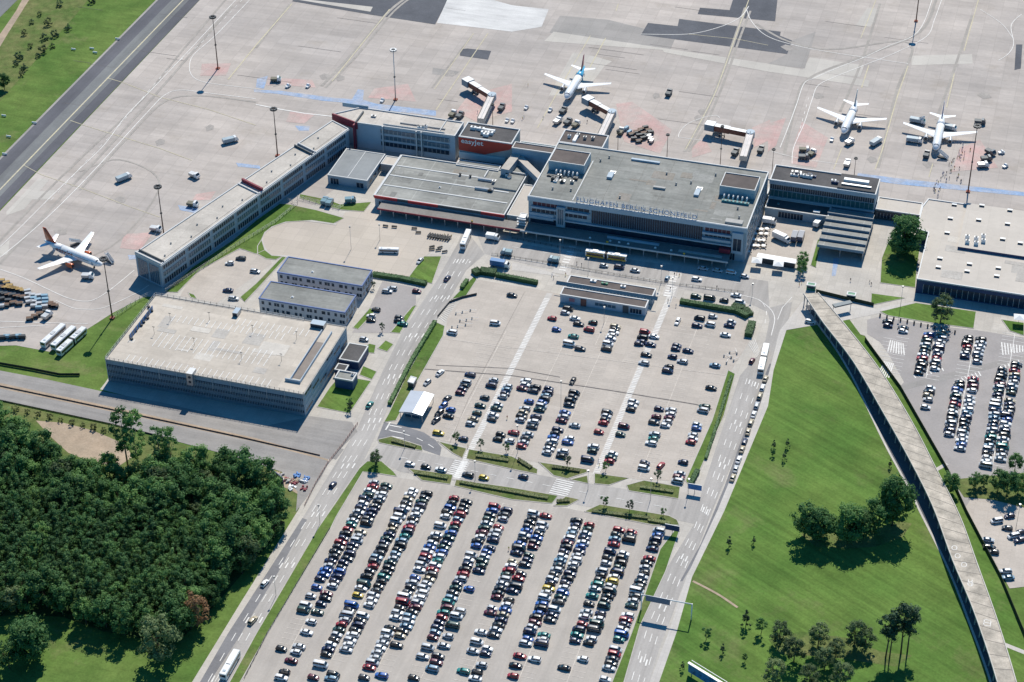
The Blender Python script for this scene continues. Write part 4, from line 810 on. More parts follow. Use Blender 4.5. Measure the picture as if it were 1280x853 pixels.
# ---------------- covered walkway: a slab on posts that curves across the lawn
Rp = [(1023,366),(1055,404),(1100,462),(1140,527),(1170,585),(1200,645),(1222,705),(1247,775),(1271,853),(1290,930)]
Lp = [(1004,367),(1029,404),(1066,452),(1103,515),(1135,572),(1165,632),(1190,700),(1217,765),(1246,853),(1262,930)]
RW = smooth_line([G(*p, 5.6) for p in Rp], 5); LW = smooth_line([G(*p, 5.6) for p in Lp], 5)
SLAB = ground_mat('stained_slab_roof', (.56,.50,.42), (.36,.325,.275), big=.16, mid=.5, fine=2.2, joint=(300,300,.8,0,.1), stain=.16)
cw = empty('covered_walkway', (*RW[10], 0), 'long curving covered walkway with stained concrete roof crossing the lawn', 'covered walkway')
cx_ = cw['_world']
b = MB()
for i in range(len(RW)-1):
    a1, a2, b1, b2 = LW[i], LW[i+1], RW[i], RW[i+1]
    b.prism([a1,b1,b2,a2], 5.2, 5.6, W_CONC, SLAB)
ROOF_CW = b
b = MB(); 
for i in range(len(RW)-1):
    for P_, s0 in ((RW,1),(LW,-1)):
        p, q = Vector(P_[i]), Vector(P_[i+1]); o_ = Vector(LW[i])-Vector(RW[i]); o_.normalize(); o_ *= .35*(1 if s0>0 else -1)
        b.prism([tuple(p),tuple(q),tuple(q+o_),tuple(p+o_)], 5.61, 5.85, M('pale_coping', (.55,.52,.47), .8))
b.build('roof_edge', cw)
# joints across the slabs
b = ROOF_CW
tot = 0
for i in range(len(RW)-1):
    n_ = max(1, int((Vector(RW[i+1])-Vector(RW[i])).length/4.4))
    for k in range(n_):
        t = k/n_; p = Vector(LW[i]).lerp(Vector(LW[i+1]), t); q = Vector(RW[i]).lerp(Vector(RW[i+1]), t); d = (Vector(RW[i+1])-Vector(RW[i])).normalized()*.3
        b.face([(p.x,p.y,5.604),(q.x,q.y,5.604),(q.x+d.x,q.y+d.y,5.604),(p.x+d.x,p.y+d.y,5.604)], M('slab_joint_stain', (.20,.18,.16), .9))
for i in range(0, len(RW)-1, 1):
    for P_, k in ((RW,.12),(LW,.12)):
        q = Vector(RW[i]).lerp(Vector(LW[i]), k if P_ is RW else 1-k); part_box(cw, 'column', q.x-.2, q.x+.2, q.y-.2, q.y+.2, .1, 5.2, W_CONC)
# path below it, its pale left edge shows in the sun
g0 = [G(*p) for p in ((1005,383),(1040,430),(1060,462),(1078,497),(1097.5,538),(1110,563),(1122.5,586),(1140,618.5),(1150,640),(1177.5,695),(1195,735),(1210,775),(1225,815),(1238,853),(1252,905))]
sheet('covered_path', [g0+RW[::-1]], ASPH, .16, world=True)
gl = MB(); ribbon(gl, smooth_line(g0), .8, PAVE_L, .19); o = gl.build('path_edge_kerb'); tag(o, None, kind='structure')
# rings and a figure painted on the slabs
def ring(b_, x, y, r_, z, mat, n=14):
    for i in range(n):
        a0, a1 = 2*math.pi*i/n, 2*math.pi*(i+1)/n
        b_.face([(x+math.cos(a0)*r_,y+math.sin(a0)*r_*1.3,z),(x+math.cos(a1)*r_,y+math.sin(a1)*r_*1.3,z),(x+math.cos(a1)*(r_-.25),y+math.sin(a1)*(r_*1.3-.25),z),(x+math.cos(a0)*(r_-.25),y+math.sin(a0)*(r_*1.3-.25),z)], mat)
b = ROOF_CW
for p in ((1193,685),(1197,695),(1205,706),(1213,730)): ring(b, *G(*p,5.6), 1.0, 5.612, WHITE_L)
x, y = G(1234,779,5.6); 
for dx, dy, lx, ly in ((-1.2,0,.25,3),(1.0,0,.25,3),(-1.2,0,2.2,.25),(-1.2,2.8,2.4,.25),(-1.2,1.4,2.2,.25)): b.box(x+dx,x+dx+lx,y+dy-1.4,y+dy+ly-1.4,5.605,5.615,WHITE_L)
x, y = G(1213,729,5.6)
for dx, dy, lx, ly in ((-.9,0,.25,1.6),(-.9,0,1.6,.25),(.3,-1.2,.25,3)): b.box(x+dx,x+dx+lx,y+dy,y+dy+ly,5.605,5.617,WHITE_L)
b.build('roof', cw)
# ================================================================ VEHICLES
def paint(name, c, metal=.0, rough=.38):
    m_, nt, b_ = _nm(name); b_.inputs['Base Color'].default_value = (*c, 1); b_.inputs['Metallic'].default_value = metal
    b_.inputs['Roughness'].default_value = rough; b_.inputs['Coat Weight'].default_value = .6; b_.inputs['Coat Roughness'].default_value = .12
    p = pos(nt); nt.links.new(mulc(nt, tuple(c), ramp(nt, noise(nt, p, 1.5, 3), .3, .7, .88, 1.1)), b_.inputs['Base Color']); return m_
CAR_COL = [('dark blue', (.012,.022,.075), 15), ('black', (.012,.013,.016), 15), ('dark grey', (.05,.055,.065), 12), ('silver', (.50,.52,.54), 21), ('white', (.80,.80,.79), 16), ('red', (.33,.02,.03), 5),
           ('bright blue', (.03,.12,.40), 6), ('dark green', (.015,.06,.05), 4), ('maroon', (.12,.012,.03), 3), ('light blue', (.20,.32,.42), 3), ('beige', (.45,.38,.26), 2), ('yellow', (.62,.45,.04), .4), ('teal', (.02,.22,.20), 2)]
CPAINT = {n: paint(n.replace(' ','_')+'_car_paint', c) for n, c, _ in CAR_COL}
CG = paint('car_window_glass', (.012,.018,.025), 0, .06); TYRE = M('tyre_rubber', (.018,.018,.02), .8); LAMP = M('headlight_lens', (.75,.75,.72), .2); TAIL = M('tail_light_lens', (.35,.02,.02), .3)
PBASE = paint('base_car_paint', (.5,.5,.5))
def car_mb(kind):
    b = MB(); g = MB()
    L_, W_, hb, hr, x0, x1, r0, r1 = {'hatchback':(3.95,1.70,.88,1.45,-1.75,1.0,-1.35,.35), 'saloon':(4.55,1.78,.90,1.42,-1.65,1.15,-.95,.4), 'estate car':(4.6,1.78,.90,1.46,-2.1,1.15,-1.8,.4),
        'people carrier':(4.6,1.85,1.0,1.72,-2.15,1.65,-1.95,.9), 'van':(5.1,1.95,1.25,2.0,-2.45,2.1,-2.4,1.5)}[kind]
    h = L_/2; w = W_/2
    def ring(x, k, zb, zt): return [(x,-w*k*.92,zb),(x,-w*k,zb+(zt-zb)*.45),(x,-w*k*.90,zt),(x,-w*k*.5,zt+.03),(x,w*k*.5,zt+.03),(x,w*k*.90,zt),(x,w*k,zb+(zt-zb)*.45),(x,w*k*.92,zb)]
    hood = hb-.12 if kind != 'van' else hb-.2
    b.grid([ring(-h,.80,.38,.72),ring(-h+.12,.94,.25,hb-.06),ring(-h*.6,1,.2,hb),ring(0,1,.2,hb),ring(x1-.1,1,.2,hb-.01),ring(h*.8,.97,.2,hood),ring(h-.14,.90,.25,hood-.14),ring(h,.72,.38,.55)], PBASE)
    def rr(x, y, z): return [(x,-y,z),(x,y,z)]
    q = [(x0,hb-.02),(x1,hb-.02),(r1,hr),(r0,hr)]
    gw, rw = w*.88, w*.70
    P_ = [(x0,-gw,hb-.02),(x1,-gw,hb-.02),(x1,gw,hb-.02),(x0,gw,hb-.02)]; Q_ = [(r0,-rw,hr-.05),(r1,-rw,hr-.05),(r1,rw,hr-.05),(r0,rw,hr-.05)]
    for i in range(4): j = (i+1)%4; g.face([P_[i],P_[j],Q_[j],Q_[i]], CG)
    n = 6; rings = []
    for i in range(n):
        t = i/(n-1); x = r0-.06+(r1-r0+.12)*t; z = hr-.055; cr = .075*math.sin(math.pi*(.12+.76*t)); rings.append([(x,-rw-.03,z),(x,-rw*.9,z+.02+cr*.5),(x,-rw*.35,z+.02+cr),(x,rw*.35,z+.02+cr),(x,rw*.9,z+.02+cr*.5),(x,rw+.03,z)])
    b.grid(rings, PBASE)
    for sx in (-1,1):   # pillars
        for (px, qx) in ((x0,r0),(x1,r1),((x0+x1)/2,(r0+r1)/2)):
            b.tube((px,sx*gw,hb-.02),(qx,sx*rw,hr-.03),.05,.05,PBASE,4,False)
    for x in (-h*.62, h*.62):
        for sy in (-1,1): b.tube((x,sy*(w-.2),.31),(x,sy*(w+.015),.31),.31,.31,TYRE,10)
    for sy in (-1,1):
        b.box(h-.17,h-.02,sy*w*.66-.14,sy*w*.66+.14,.52,.66,LAMP); b.box(-h-.005,-h+.1,sy*w*.62-.14,sy*w*.62+.14,.60,.76,TAIL)
    return b, g
CARMB = {k: car_mb(k) for k in ('hatchback','saloon','estate car','people carrier','van')}
CARMESH = {}
def car_mesh(kind, colr):
    if (kind, colr) not in CARMESH:
        b, g = CARMB[kind]; me = b.mesh('car_body')
        for i, m_ in enumerate(me.materials):
            if m_ == PBASE: me.materials[i] = CPAINT[colr]
        CARMESH[(kind, colr)] = me
    return CARMESH[(kind, colr)]
CARWIN = {k: CARMB[k][1].mesh('car_windows') for k in CARMB}
def add_car(name, kind, colr, x, y, rz, label, cat, group=None, z=.12):
    o = bpy.data.objects.new(name, car_mesh(kind, colr)); col.objects.link(o); o.location = (x,y,z); o.rotation_euler = (0,0,rz)
    c_ = bpy.data.objects.new('windows', CARWIN[kind]); col.objects.link(c_); c_.parent = o
    return tag(o, label, cat, group)
def pick_col(): return rnd.choices([c[0] for c in CAR_COL], [c[2] for c in CAR_COL])[0]
def pick_kind(): return rnd.choices(['hatchback','saloon','estate car','people carrier','van'], [34,26,22,15,3])[0]
def ycol(x, py):
    """world y of the spot on the line x = const seen at picture row py"""
    lo, hi = -500.0, 100.0
    def row(y):
        v = Vector((x-CAMX, y-CAMY, .7-CAMH)); return 426.5-F*v.dot(UX)/v.dot(WX)
    for _ in range(50):
        mid = (lo+hi)/2
        if row(mid) > py: lo = mid
        else: hi = mid
    return (lo+hi)/2
CARS = []   # (py, x, y, rz, kind, colour, column name, bay index)
def column(name, x, spans, fixed={}, occ=.97, mode='lower'):
    ys = []
    for s_ in spans:
        if isinstance(s_, tuple):
            ya, yb = ycol(x, s_[0]), ycol(x, s_[1]); n_ = max(1, round((ya-yb)/2.5)); st_ = (ya-yb)/n_
            for i in range(n_+1):
                if rnd.random() < occ: ys.append((ya-i*st_, s_[0]+(s_[1]-s_[0])*i/n_))
        else: ys.append((ycol(x, s_), s_))
    ys.sort(reverse=True)
    for i, (y, py) in enumerate(ys):
        k, c_ = pick_kind(), pick_col()
        for fy, (fk, fc_) in fixed.items():
            if abs(py-fy) < 1.6: k, c_ = fk, fc_
        CARS.append((py, x+rnd.uniform(-.28,.28), y+rnd.uniform(-.12,.12), (0 if rnd.random() < .5 else math.pi)+rnd.uniform(-.03,.03), k, c_, name, i+1, len(ys)))
Lf, Rt = 'left side of', 'right side of'
dr = ['first','second','third','fourth','fifth','sixth','seventh']
column((Lf,0), -469.0, [(603,724),734,745,757,763,811], {757:('people carrier','white'),763:('people carrier','dark green')})
column((Rt,0), -464.2, [(607,732),742,748,755,765,777,790,(808,815),826,840,847], {777:('hatchback','white'),742:('saloon','maroon'),847:('estate car','white')})
column((Lf,1), -453.9, [(613,720),730,735,744,(757,818),831,847], {744:('hatchback','yellow'),831:('van','white'),757:('van','bright blue'),781:('hatchback','red'),847:('hatchback','maroon')})
column((Rt,1), -448.4, [(617,762),(770,812),843,848], {784:('hatchback','yellow')})
column((Lf,2), -437.7, [(623,657),(668,712),(722,772),(785,835),847], {623:('hatchback','red'),})
column((Rt,2), -432.9, [(627,672),(679,795),806,844], {})
column((Lf,3), -422.4, [(633,682),(694,797),809,821,847], {772:('hatchback','red'),718:('estate car','red')})
column((Rt,3), -417.6, [(638,675),685,(690,725),736,764,770,782,795,807,(820,836)], {782:('van','dark green'),764:('people carrier','silver')})
column((Lf,4), -407.4, [(642,691),(702,747),760,766,790,802,814,839], {})
column((Rt,4), -402.8, [(645,706),717,723,733,739,(750,800),811,817,831,(840,848)], {})
column((Lf,5), -391.4, [(651,747),(755,790),799,804,820,832,845], {820:('saloon','red'),845:('hatchback','red')})
column((Rt,5), -386.4, [(656,752),762,769,775,(794,805),824], {656:('hatchback','red')})
column((Lf,6), -375.8, [(662,680),(690,704),(714,736),(745,755),765,771,(780,801),835], {662:('estate car','red'),679:('saloon','red'),732:('people carrier','teal')})
column((Rt,6), -371.0, [(665,679),(692,757),(767,787),798,804,824], {665:('hatchback','red'),755:('saloon','red')})
column(('','last'), -361.8, [(658,757),(769,799),(812,835),849], {707:('saloon','teal')})
# upper lot (column name, x, spans)
def px_x(px, py): return G(px, py, .7)[0]
UPX = [(-455.5,[468,(478,491),512,520,541]),(-445.4,[475,482,497,507,516,(524,530),548.5]),(-438.6,[(483,496),506,511,(519,524)]),(-432.6,[(476,486),543,549]),(-428.2,[(484,489),502,(511,525),541,551]),
 (-422.7,[(486,512),(521,533),(543,558)]),(-412.6,[(491,526),(537,566)]),(-406.8,[532,548,553,564,570]),(-396.7,[(516,529),540,558,564,575]),(-388.8,[502,507,512,533,543,567,572,577]),(-378.3,[511,(521,528)]),(-373.4,[(513,532)]),(-376.0,[(543,554)]),(-375.6,[579,585]),
 (-361.9,[508,513,(531,553),578,(592,601)]),
 (-423.0,[430,420.5,405]),(-418.0,[436,412,403]),(-408.0,[430,436,(408,423),427,435]),(-395.8,[415,422,430,427]),(-391.2,[421,431,443.5,453.5]),(-381.0,[436,432,446,458.5,463.5]),(-376.2,[398,407,438.5,452]),(-371.5,[395.5,405.5]),(-363.5,[402,407,419,457]),(-430.5,[386,391,412]),(-425.4,[398])]
for i, (x, sp) in enumerate(UPX): column(('upper', i), x, sp, {}, .95, 'upper')
# right-hand lot
for i, (x, sp) in enumerate([(-284.8,[(418,466)]),(-279.5,[(415,461)]),(-268.9,[(422,446)]),(-263.9,[(424,452)]),(-279.6,[(485,509)]),(-269.1,[(478,543)]),(-263.9,[(474,566)]),(-253.7,[(462,582)]),(-248.8,[(455,574)])]): column(('right', i), x, sp, {}, .97, 'right')
for px, py, rz in ((1110,402,0),(1110,407,0),(1129,410,0),(1129,414,0),(1235,675,.1),(1237,684,.1),(1242,690,.1),(1257,714,.3),(1260,722,.3),(1259,660,.1),(1246,651,.5),(1262,645,.5),(1267,670,.6),(1275,675,.6),(1277,665,.6),
   (484,364,.1),(490,360.5,.1),(521,364,0),(470,387,0),(464,395,.1),(464,400,.1),(499,397,.1),(499,401,.1),(503,405,.1),(455,424,0),(287,329,.3),(301,323,.2),(319,339,0),(285,363,.2),(292,373,.1),(512.5,580,-.05),(532.5,583.5,-.05),(551,587,-.05),(585,593.5,-.05),(605,597,-.05),(654,596,-.05),
   (619,404,.1),(565,415.5,0),(920,369,0),(905,375.5,0),(887,373,0),(870,370.5,0),(925,378,0),(889,485,0),(640,369,0),(525,326,1.4),(534,478,1.25),(550,466,1.25),(716,476,1.5),(826,582,1.3),(940,451,1.4),(559,498,1.2),(554,507,1.2),(549,516,1.2),(545,525,1.2),(847,402,1.5),(690,398,0),(1013,402,0)):
    x, y = G(px, py, .7); CARS.append((py*.9, x, y, rz+(math.pi if rnd.random()<.5 else 0), pick_kind(), pick_col(), ('solo', 0), 0, 0))
CARS.sort(key=lambda c: -c[0])
def ordn(n): return f"{n}{'th' if 10 <= n%100 <= 20 else {1:'st',2:'nd',3:'rd'}.get(n%10,'th')}"
rest = MB()
for i, (py, x, y, rz, k, c_, nm_, idx, cnt) in enumerate(CARS):
    if i < 290 and (nm_[0] in (Lf, Rt, '')):
        if nm_[0]: lb = f"{c_} {k}, {ordn(cnt-idx+1)} up from the bottom, {nm_[0]} {dr[nm_[1]]} double row"
        else: lb = f"{c_} {k}, {ordn(cnt-idx+1)} up from the bottom in single row beside grass verge"
        add_car('parked_car', k, c_, x, y, rz, lb, 'car', 'cars parked in the lower car park')
    else:
        M4 = Matrix.Translation((x,y,.12)) @ Matrix.Rotation(rz, 4, 'Z'); b, g_ = CARMB[k]; rest.add(b, M4, {PBASE: CPAINT[c_]}); rest.add(g_, M4)
o = rest.build('distant_parked_cars'); tag(o, 'more distant cars of many colours parked in the upper and side lots', 'cars', None, 'stuff')
# bay paint under the cars
for xa, xb, ya, yb in [(x-2.5, x+7.3, -402, -309) for x in (-469,-453.8,-437.7,-422.4,-407.4,-391.4,-375.9)]+[(-364.2,-359.3,-402,-303)]: bays(xa, xb, ya, yb, mf, FAINT_L)
for xa, xb, ya, yb in ((-458,-443,-280,-205),(-443,-438,-280,-205),(-430.6,-420.2,-281,-206),(-415,-404.4,-281,-206),(-399.2,-386.6,-281,-206),(-380.6,-371,-281,-206),(-364.4,-359,-281,-215),(-433,-428,-200,-180),(-420,-406,-204,-184),(-397.8,-389,-204,-186),(-383,-369,-204,-176)): bays(xa, xb, ya, yb, mf, FAINT_L, xb-xa > 8)
for xa, xb, ya, yb in ((-287,-277,-190,-155),(-271.3,-261.4,-225,-160),(-256,-246.4,-240,-150),(-297,-292,-190,-165),(-302,-297,-182,-165)): bays(xa, xb, ya, yb, ml, WHITE_L, xb-xa > 8)
L(mt, [(520,461),(640,470),(760,488),(870,506),(890,512)], .5, TAR, z=.119); L(mt, [(545,457),(640,461),(700,472)], .35, TAR, z=.119); L(mt, [(656,365),(585,500),(560,560)], .1, TAR, z=.112); L(mt, [(640,435),(910,470)], .25, FAINT_L, z=.12); L(mt, [(565,425),(640,436)], .3, FAINT_L, z=.12)
# ---- taxis and cars on the roads
for i in range(12):
    t_ = i/11; x, y = G(957-41*t_, 473+124*t_, .7); cc_ = ('beige','white','beige','silver','white','beige','beige','dark blue','beige','white','silver','beige')[i]; add_car('taxi', rnd.choice(['saloon','estate car']), cc_, x, y+rnd.uniform(-.7,.7), math.pi/2+rnd.uniform(-.05,.05), f'{cc_} taxi, {ordn(i+1)} from the top in the rank beside the lawn', 'taxi', 'taxis waiting along the lawn')
for (px, py, rz, k, c_, lb) in ((462,506,1.42,'saloon','teal','dark teal saloon driving up the access road beside the garage lawn'),(416,606,1.4,'hatchback','dark blue','dark blue hatchback on the access road near the road works'),(331,729,1.38,'hatchback','white','white hatchback driving beside the wood'),(316,775.5,1.38,'estate car','beige','cream estate car following below the white hatchback'),
    (559,348,1.42,'saloon','dark blue','dark blue saloon driving up toward the western hall'),(755,332,0,'hatchback','silver','silver hatchback alone on the road before the terminal, left of two cars'),(774,334,0,'people carrier','dark blue','dark blue people carrier in front of terminal beside the articulated bus'),(794,338,0,'saloon','silver','silver saloon right of dark blue people carrier on forecourt road'),
    (834,348,1.5,'hatchback','light blue','light blue hatchback turned across the road at the crossing'),(871,349,0,'estate car','white','white estate car alone on the road right of the crossing'),(879,335.5,-.05,'saloon','silver','silver saloon at the kerb, first of four by terminal corner'),(897,338,-.05,'saloon','silver','silver saloon second of four at the terminal corner kerb'),
    (914,340.5,-.05,'people carrier','white','white people carrier third of four at the terminal corner kerb'),(931,345.5,-.05,'hatchback','silver','silver hatchback last of four at the terminal corner kerb')):
    x, y = G(px, py, .7); add_car('car', k, c_, x, y, rz, lb, 'car')
# ---- larger vehicles
BUSW = paint('white_bus_paint', (.78,.78,.77), 0, .35); LB = paint('light_blue_van_paint', (.16,.28,.36)); TRK = M('dark_truck_chassis', (.03,.03,.035), .6)
def wheels(r, xs, w_, rad=.5):
    for x in xs:
        for sy in (-1,1):
            b = MB(); b.tube((x,sy*(w_-.3),rad),(x,sy*(w_+.02),rad),rad,rad,TYRE,12); b.tube((x,sy*(w_+.021),rad),(x,sy*(w_+.04),rad),rad*.5,rad*.5,METAL,8); b.build('wheel', r)
def bus_proto(L_, H_=3.0, W_=2.55, body=BUSW, artic=False, lab='bus'):
    r = empty('bus', (0,0,0), lab, 'bus', world=False); w = W_/2; seg = [(-L_/2, L_/2)] if not artic else [(-L_/2,-.6),(.6,L_/2)]
    for a_, c_ in seg:
        b = MB(); ring = lambda x, k: [(x,-w*k,.35),(x,-w,.8),(x,-w,H_-.35),(x,-w*.86,H_),(x,w*.86,H_),(x,w,H_-.35),(x,w,.8),(x,w*k,.35)]
        b.grid([ring(a_,.9),ring(a_+.15,1),ring(c_-.15,1),ring(c_,.9)], body, False); b.build('body', r)
        for sy in (-1,1):
            b = MB(); b.box(a_+.5,c_-.5,min(sy*w,sy*(w+.02)),max(sy*w,sy*(w+.02)),1.25,2.3,CG); b.build('side_windows', r)
        b = MB(); b.box((a_+c_)/2-1.1,(a_+c_)/2+1.1,-.7,.7,H_-.02,H_+.22,METAL); b.build('roof_unit', r); b = MB(); b.box(a_+1.2,a_+2.0,-.5,.5,H_-.02,H_+.12,W_LIGHT); b.build('roof_hatch', r)
    if artic:
        b = MB(); b.box(-.62,.62,-w*.9,w*.9,.5,H_-.15,TRK); b.build('bellows', r)
    b = MB(); b.box(L_/2-.02,L_/2+.03,-w*.85,w*.85,1.1,2.7,CG); b.build('windscreen', r); b = MB(); b.box(-L_/2-.03,-L_/2+.02,-w*.8,w*.8,1.5,2.5,CG); b.build('rear_window', r)
    wheels(r, [-L_/2+2.4, L_/2-2.4]+([1.8] if artic else []), w)
    return proto(r)
B14 = bus_proto(14.5); B18Y = bus_proto(18, artic=True); B12 = bus_proto(12); B18 = bus_proto(18, artic=True)
for a_, c_ in ((-8.8,-.8),(.8,8.8)):
    for sy in (-1,1): b = MB(); b.box(a_,c_,min(sy*1.28,sy*1.31),max(sy*1.28,sy*1.31),.45,1.22,YELLOW); b.box(a_,c_,min(sy*1.28,sy*1.30),max(sy*1.28,sy*1.30),2.34,2.7,YELLOW); b.build('yellow_stripe', B18Y)
#; B12 = bus_proto(12); B18 = bus_proto(18, artic=True)
def on(px, py, z=2.8): x, y = G(px, py, z); return (x, y, .12)
ang = math.atan2(15.3, 2.2)
for px, py, lb, pb in ((66,417,'white apron bus nearest the carts, leftmost of three parked side by side',B14),(79,420,'white apron bus in the middle of three parked side by side',B14),(89,424,'white apron bus nearest the grass, rightmost of three',B18)):
    place(pb, on(px, py), ang+.0, lb, 'apron buses parked on the grass edge', cat='bus')
place(B18Y, on(758,316.5), .02, 'white and yellow articulated bus stopped in the shadow before the main terminal', cat='bus')
place(B12, on(287,828), math.pi/2+.0, 'white bus on the access road at the bottom left', cat='bus')
place(B18, on(954.5,446), math.pi/2+.06, 'white long bus with orange blind stopped beside the lot exit hatching', cat='bus')
place(B12, on(486,311.5,1.8), .22, 'dark windowed minibus alone on the pale plaza', cat='bus', scale=.72)
def truck_proto(L_, body, cab, H_=3.4, name='box_truck'):
    r = empty(name, (0,0,0), 'x', 'truck', world=False); b = MB(); b.box(-L_/2, L_/2-2.1, -1.22, 1.22, .9, H_, body); b.build('cargo_box', r)
    b = MB(); w = 1.15; b.grid([[(x,-w,.6),(x,-w,zt),(x,w,zt),(x,w,.6)] for x, zt in ((L_/2-1.95,2.7),(L_/2-.9,2.75),(L_/2-.25,1.9),(L_/2,1.6))], cab, False); b.build('cab', r)
    b = MB(); b.face([(L_/2-.88,-1.0,2.72),(L_/2-.24,-1.0,1.95),(L_/2-.24,1.0,1.95),(L_/2-.88,1.0,2.72)][::-1], CG); b.face([(L_/2-.86,-1.0,2.75),(L_/2-.22,-1.0,1.97),(L_/2-.22,1.0,1.97),(L_/2-.86,1.0,2.75)], CG); b.build('windscreen', r)
    b = MB(); b.box(-L_/2+.1, L_/2-.4, -.5, .5, .5, .9, TRK); b.build('chassis', r); wheels(r, [-L_/2+1.4, L_/2-1.2], 1.15, .48); return proto(r)
T9 = truck_proto(8.5, BUSW, BUSW); T6 = truck_proto(6, BUSW, BUSW, 2.9); TB = truck_proto(8.5, paint('blue_truck_box',(.03,.16,.38)), BUSW); TD = truck_proto(7.5, paint('dark_blue_truck_box',(.02,.05,.11)), paint('navy_cab',(.02,.05,.12)), 3.2); TT = truck_proto(5, paint('teal_lorry',(.10,.22,.27)), LB, 2.5)
for pb, px, py, rz, lb in ((B12,582,297,math.pi/2+.08,'tall white coach standing at the end of the western canopy'),):
    place(pb, on(px,py), rz, lb, cat='coach', scale=(1,1,1.1))
for pb, px, py, rz, lb in ((T6,616,294,0,'white box truck at the canopy shadow edge beside the coach'),(TT,633,313,math.pi,'pale blue pickup truck behind the white box truck'),(TB,625,328,0,'blue sided truck with white roof beside the hedge'),(TT,692,322,math.pi,'pale blue delivery truck on forecourt road before the crossing'),
    (T9,977,295,-.45,'white roofed box truck standing askew in the service yard'),(TD,993.5,293,math.pi/2,'left of two dark trucks parked in the service yard'),(TD,1001.5,293,math.pi/2,'right of two dark trucks parked in the service yard'),(T6,962,274,0,'green and white truck by the terminal end wall'),(T6,1023,276,1.3,'white truck squeezed beside the sawtooth shed'),
    (T6,150/1,0,0,None)):
    if lb: place(pb, on(px,py,2.5), rz, lb, cat='truck')
# white van on the lower lot is a parked car; small machines on the apron
def cart_proto(colr, load):
    r = empty('baggage_cart', (0,0,0), 'x', 'baggage cart', world=False); b = MB(); b.box(-1.5,1.5,-.75,.75,.45,.6,METAL_D); b.build('platform', r)
    b = MB()
    if load: b.box(-1.35,1.35,-.68,.68,.6,1.7,colr)
    else:
        for x in (-1.45,1.4): b.box(x,x+.06,-.72,.72,.6,1.5,METAL_D)
        b.box(-1.45,1.45,-.72,.72,1.5,1.56,colr)
    b.build('cargo_box' if load else 'canopy', r)
    b = MB(); b.tube((1.5,0,.45),(2.1,0,.3),.05,.05,METAL_D,5); b.build('tow_bar', r)
    for x in (-1,1):
        for sy in (-1,1): b = MB(); b.tube((x,sy*.6,.25),(x,sy*.74,.25),.25,.25,TYRE,8); b.build('wheel', r)
    return proto(r)
CTN = [('brown', cart_proto(M('brown_cart', (.14,.08,.05), .6), False)), ('dark', cart_proto(METAL_D, True)), ('ochre', cart_proto(M('ochre_cart', (.38,.25,.08), .6), False)), ('grey', cart_proto(METAL, True)), ('pale blue', cart_proto(M('pale_blue_container', (.22,.36,.46), .5), True))]
def carts(rows, where, rz, sc=1.0):
    k = 0
    for i, (p, q, n_, cols) in enumerate(rows):
        for j in range(n_):
            t_ = j/max(1,n_-1); x, y = G(p[0]+(q[0]-p[0])*t_, p[1]+(q[1]-p[1])*t_, .8); ci = rnd.choice(cols); nm_, pb = CTN[ci]; k += 1
            place(pb, (x+rnd.uniform(-.3,.3),y+rnd.uniform(-.3,.3),.1), rz+rnd.uniform(-.15,.15), f'{nm_} cart, {ordn(j+1)} of {n_} in {["first","second","third","fourth","fifth","sixth"][i]} row {where}', 'baggage carts '+where, scale=sc)
carts([((2,351),(17,361),4,[0,2]),((1,359),(30,364),6,[0,1,2]),((0,367),(27,372),6,[0,1]),((2,375),(24,380),4,[0,1]),((1,383),(8,382),2,[0,3]),((34,364),(36,378),4,[4,3])], 'of the cart park at far left', .45)
carts([((41,370),(43,383),4,[4,3]),((48,371),(49,385),4,[4,3]),((56,371),(56,384),4,[4,3]),((62,380),(68,383),3,[0,2]),((37,399),(57,390),4,[0,1]),((3,422),(28,421),5,[4,1])], 'nearer the three buses', .45)
carts([((790,168),(807,160),4,[1,0]),((793,174),(811,163),4,[1,0]),((799,177),(814,166),4,[1,0])], 'beside the second jet bridge', .55)
carts([((783,161),(786,166),2,[3,4]),((811,171),(814,177),3,[3,4])], 'near the red painted stand', 1.3)
# service vehicles and people round the aircraft
SV = truck_proto(5.2, METAL, BUSW, 2.2, 'service_truck'); SD = truck_proto(5.2, W_DARK, paint('dark_cab',(.05,.07,.09)), 2.1, 'service_truck'); SK = truck_proto(5.2, M('khaki_box',(.16,.15,.11),.6), BUSW, 2.0, 'service_truck'); SB = truck_proto(7.5, M('pale_tank', (.35,.42,.46), .4), BUSW, 2.6, 'tanker_truck')
tug = empty('baggage_tug', (0,0,0), 'x', 'tug', world=False); b = MB(); b.grid([[(x,-.75,.3),(x,-.75,z),(x,.75,z),(x,.75,.3)] for x, z in ((-1.5,.9),(-.4,1.0),(0,1.7),(.5,1.7),(.8,1.05),(1.5,.8))], BUSW, False); b.build('body', tug); b = MB(); b.box(.05,.45,-.77,.77,1.1,1.6,CG); b.build('windows', tug); wheels(tug,[-1,1],.72,.3); proto(tug)
K = 0
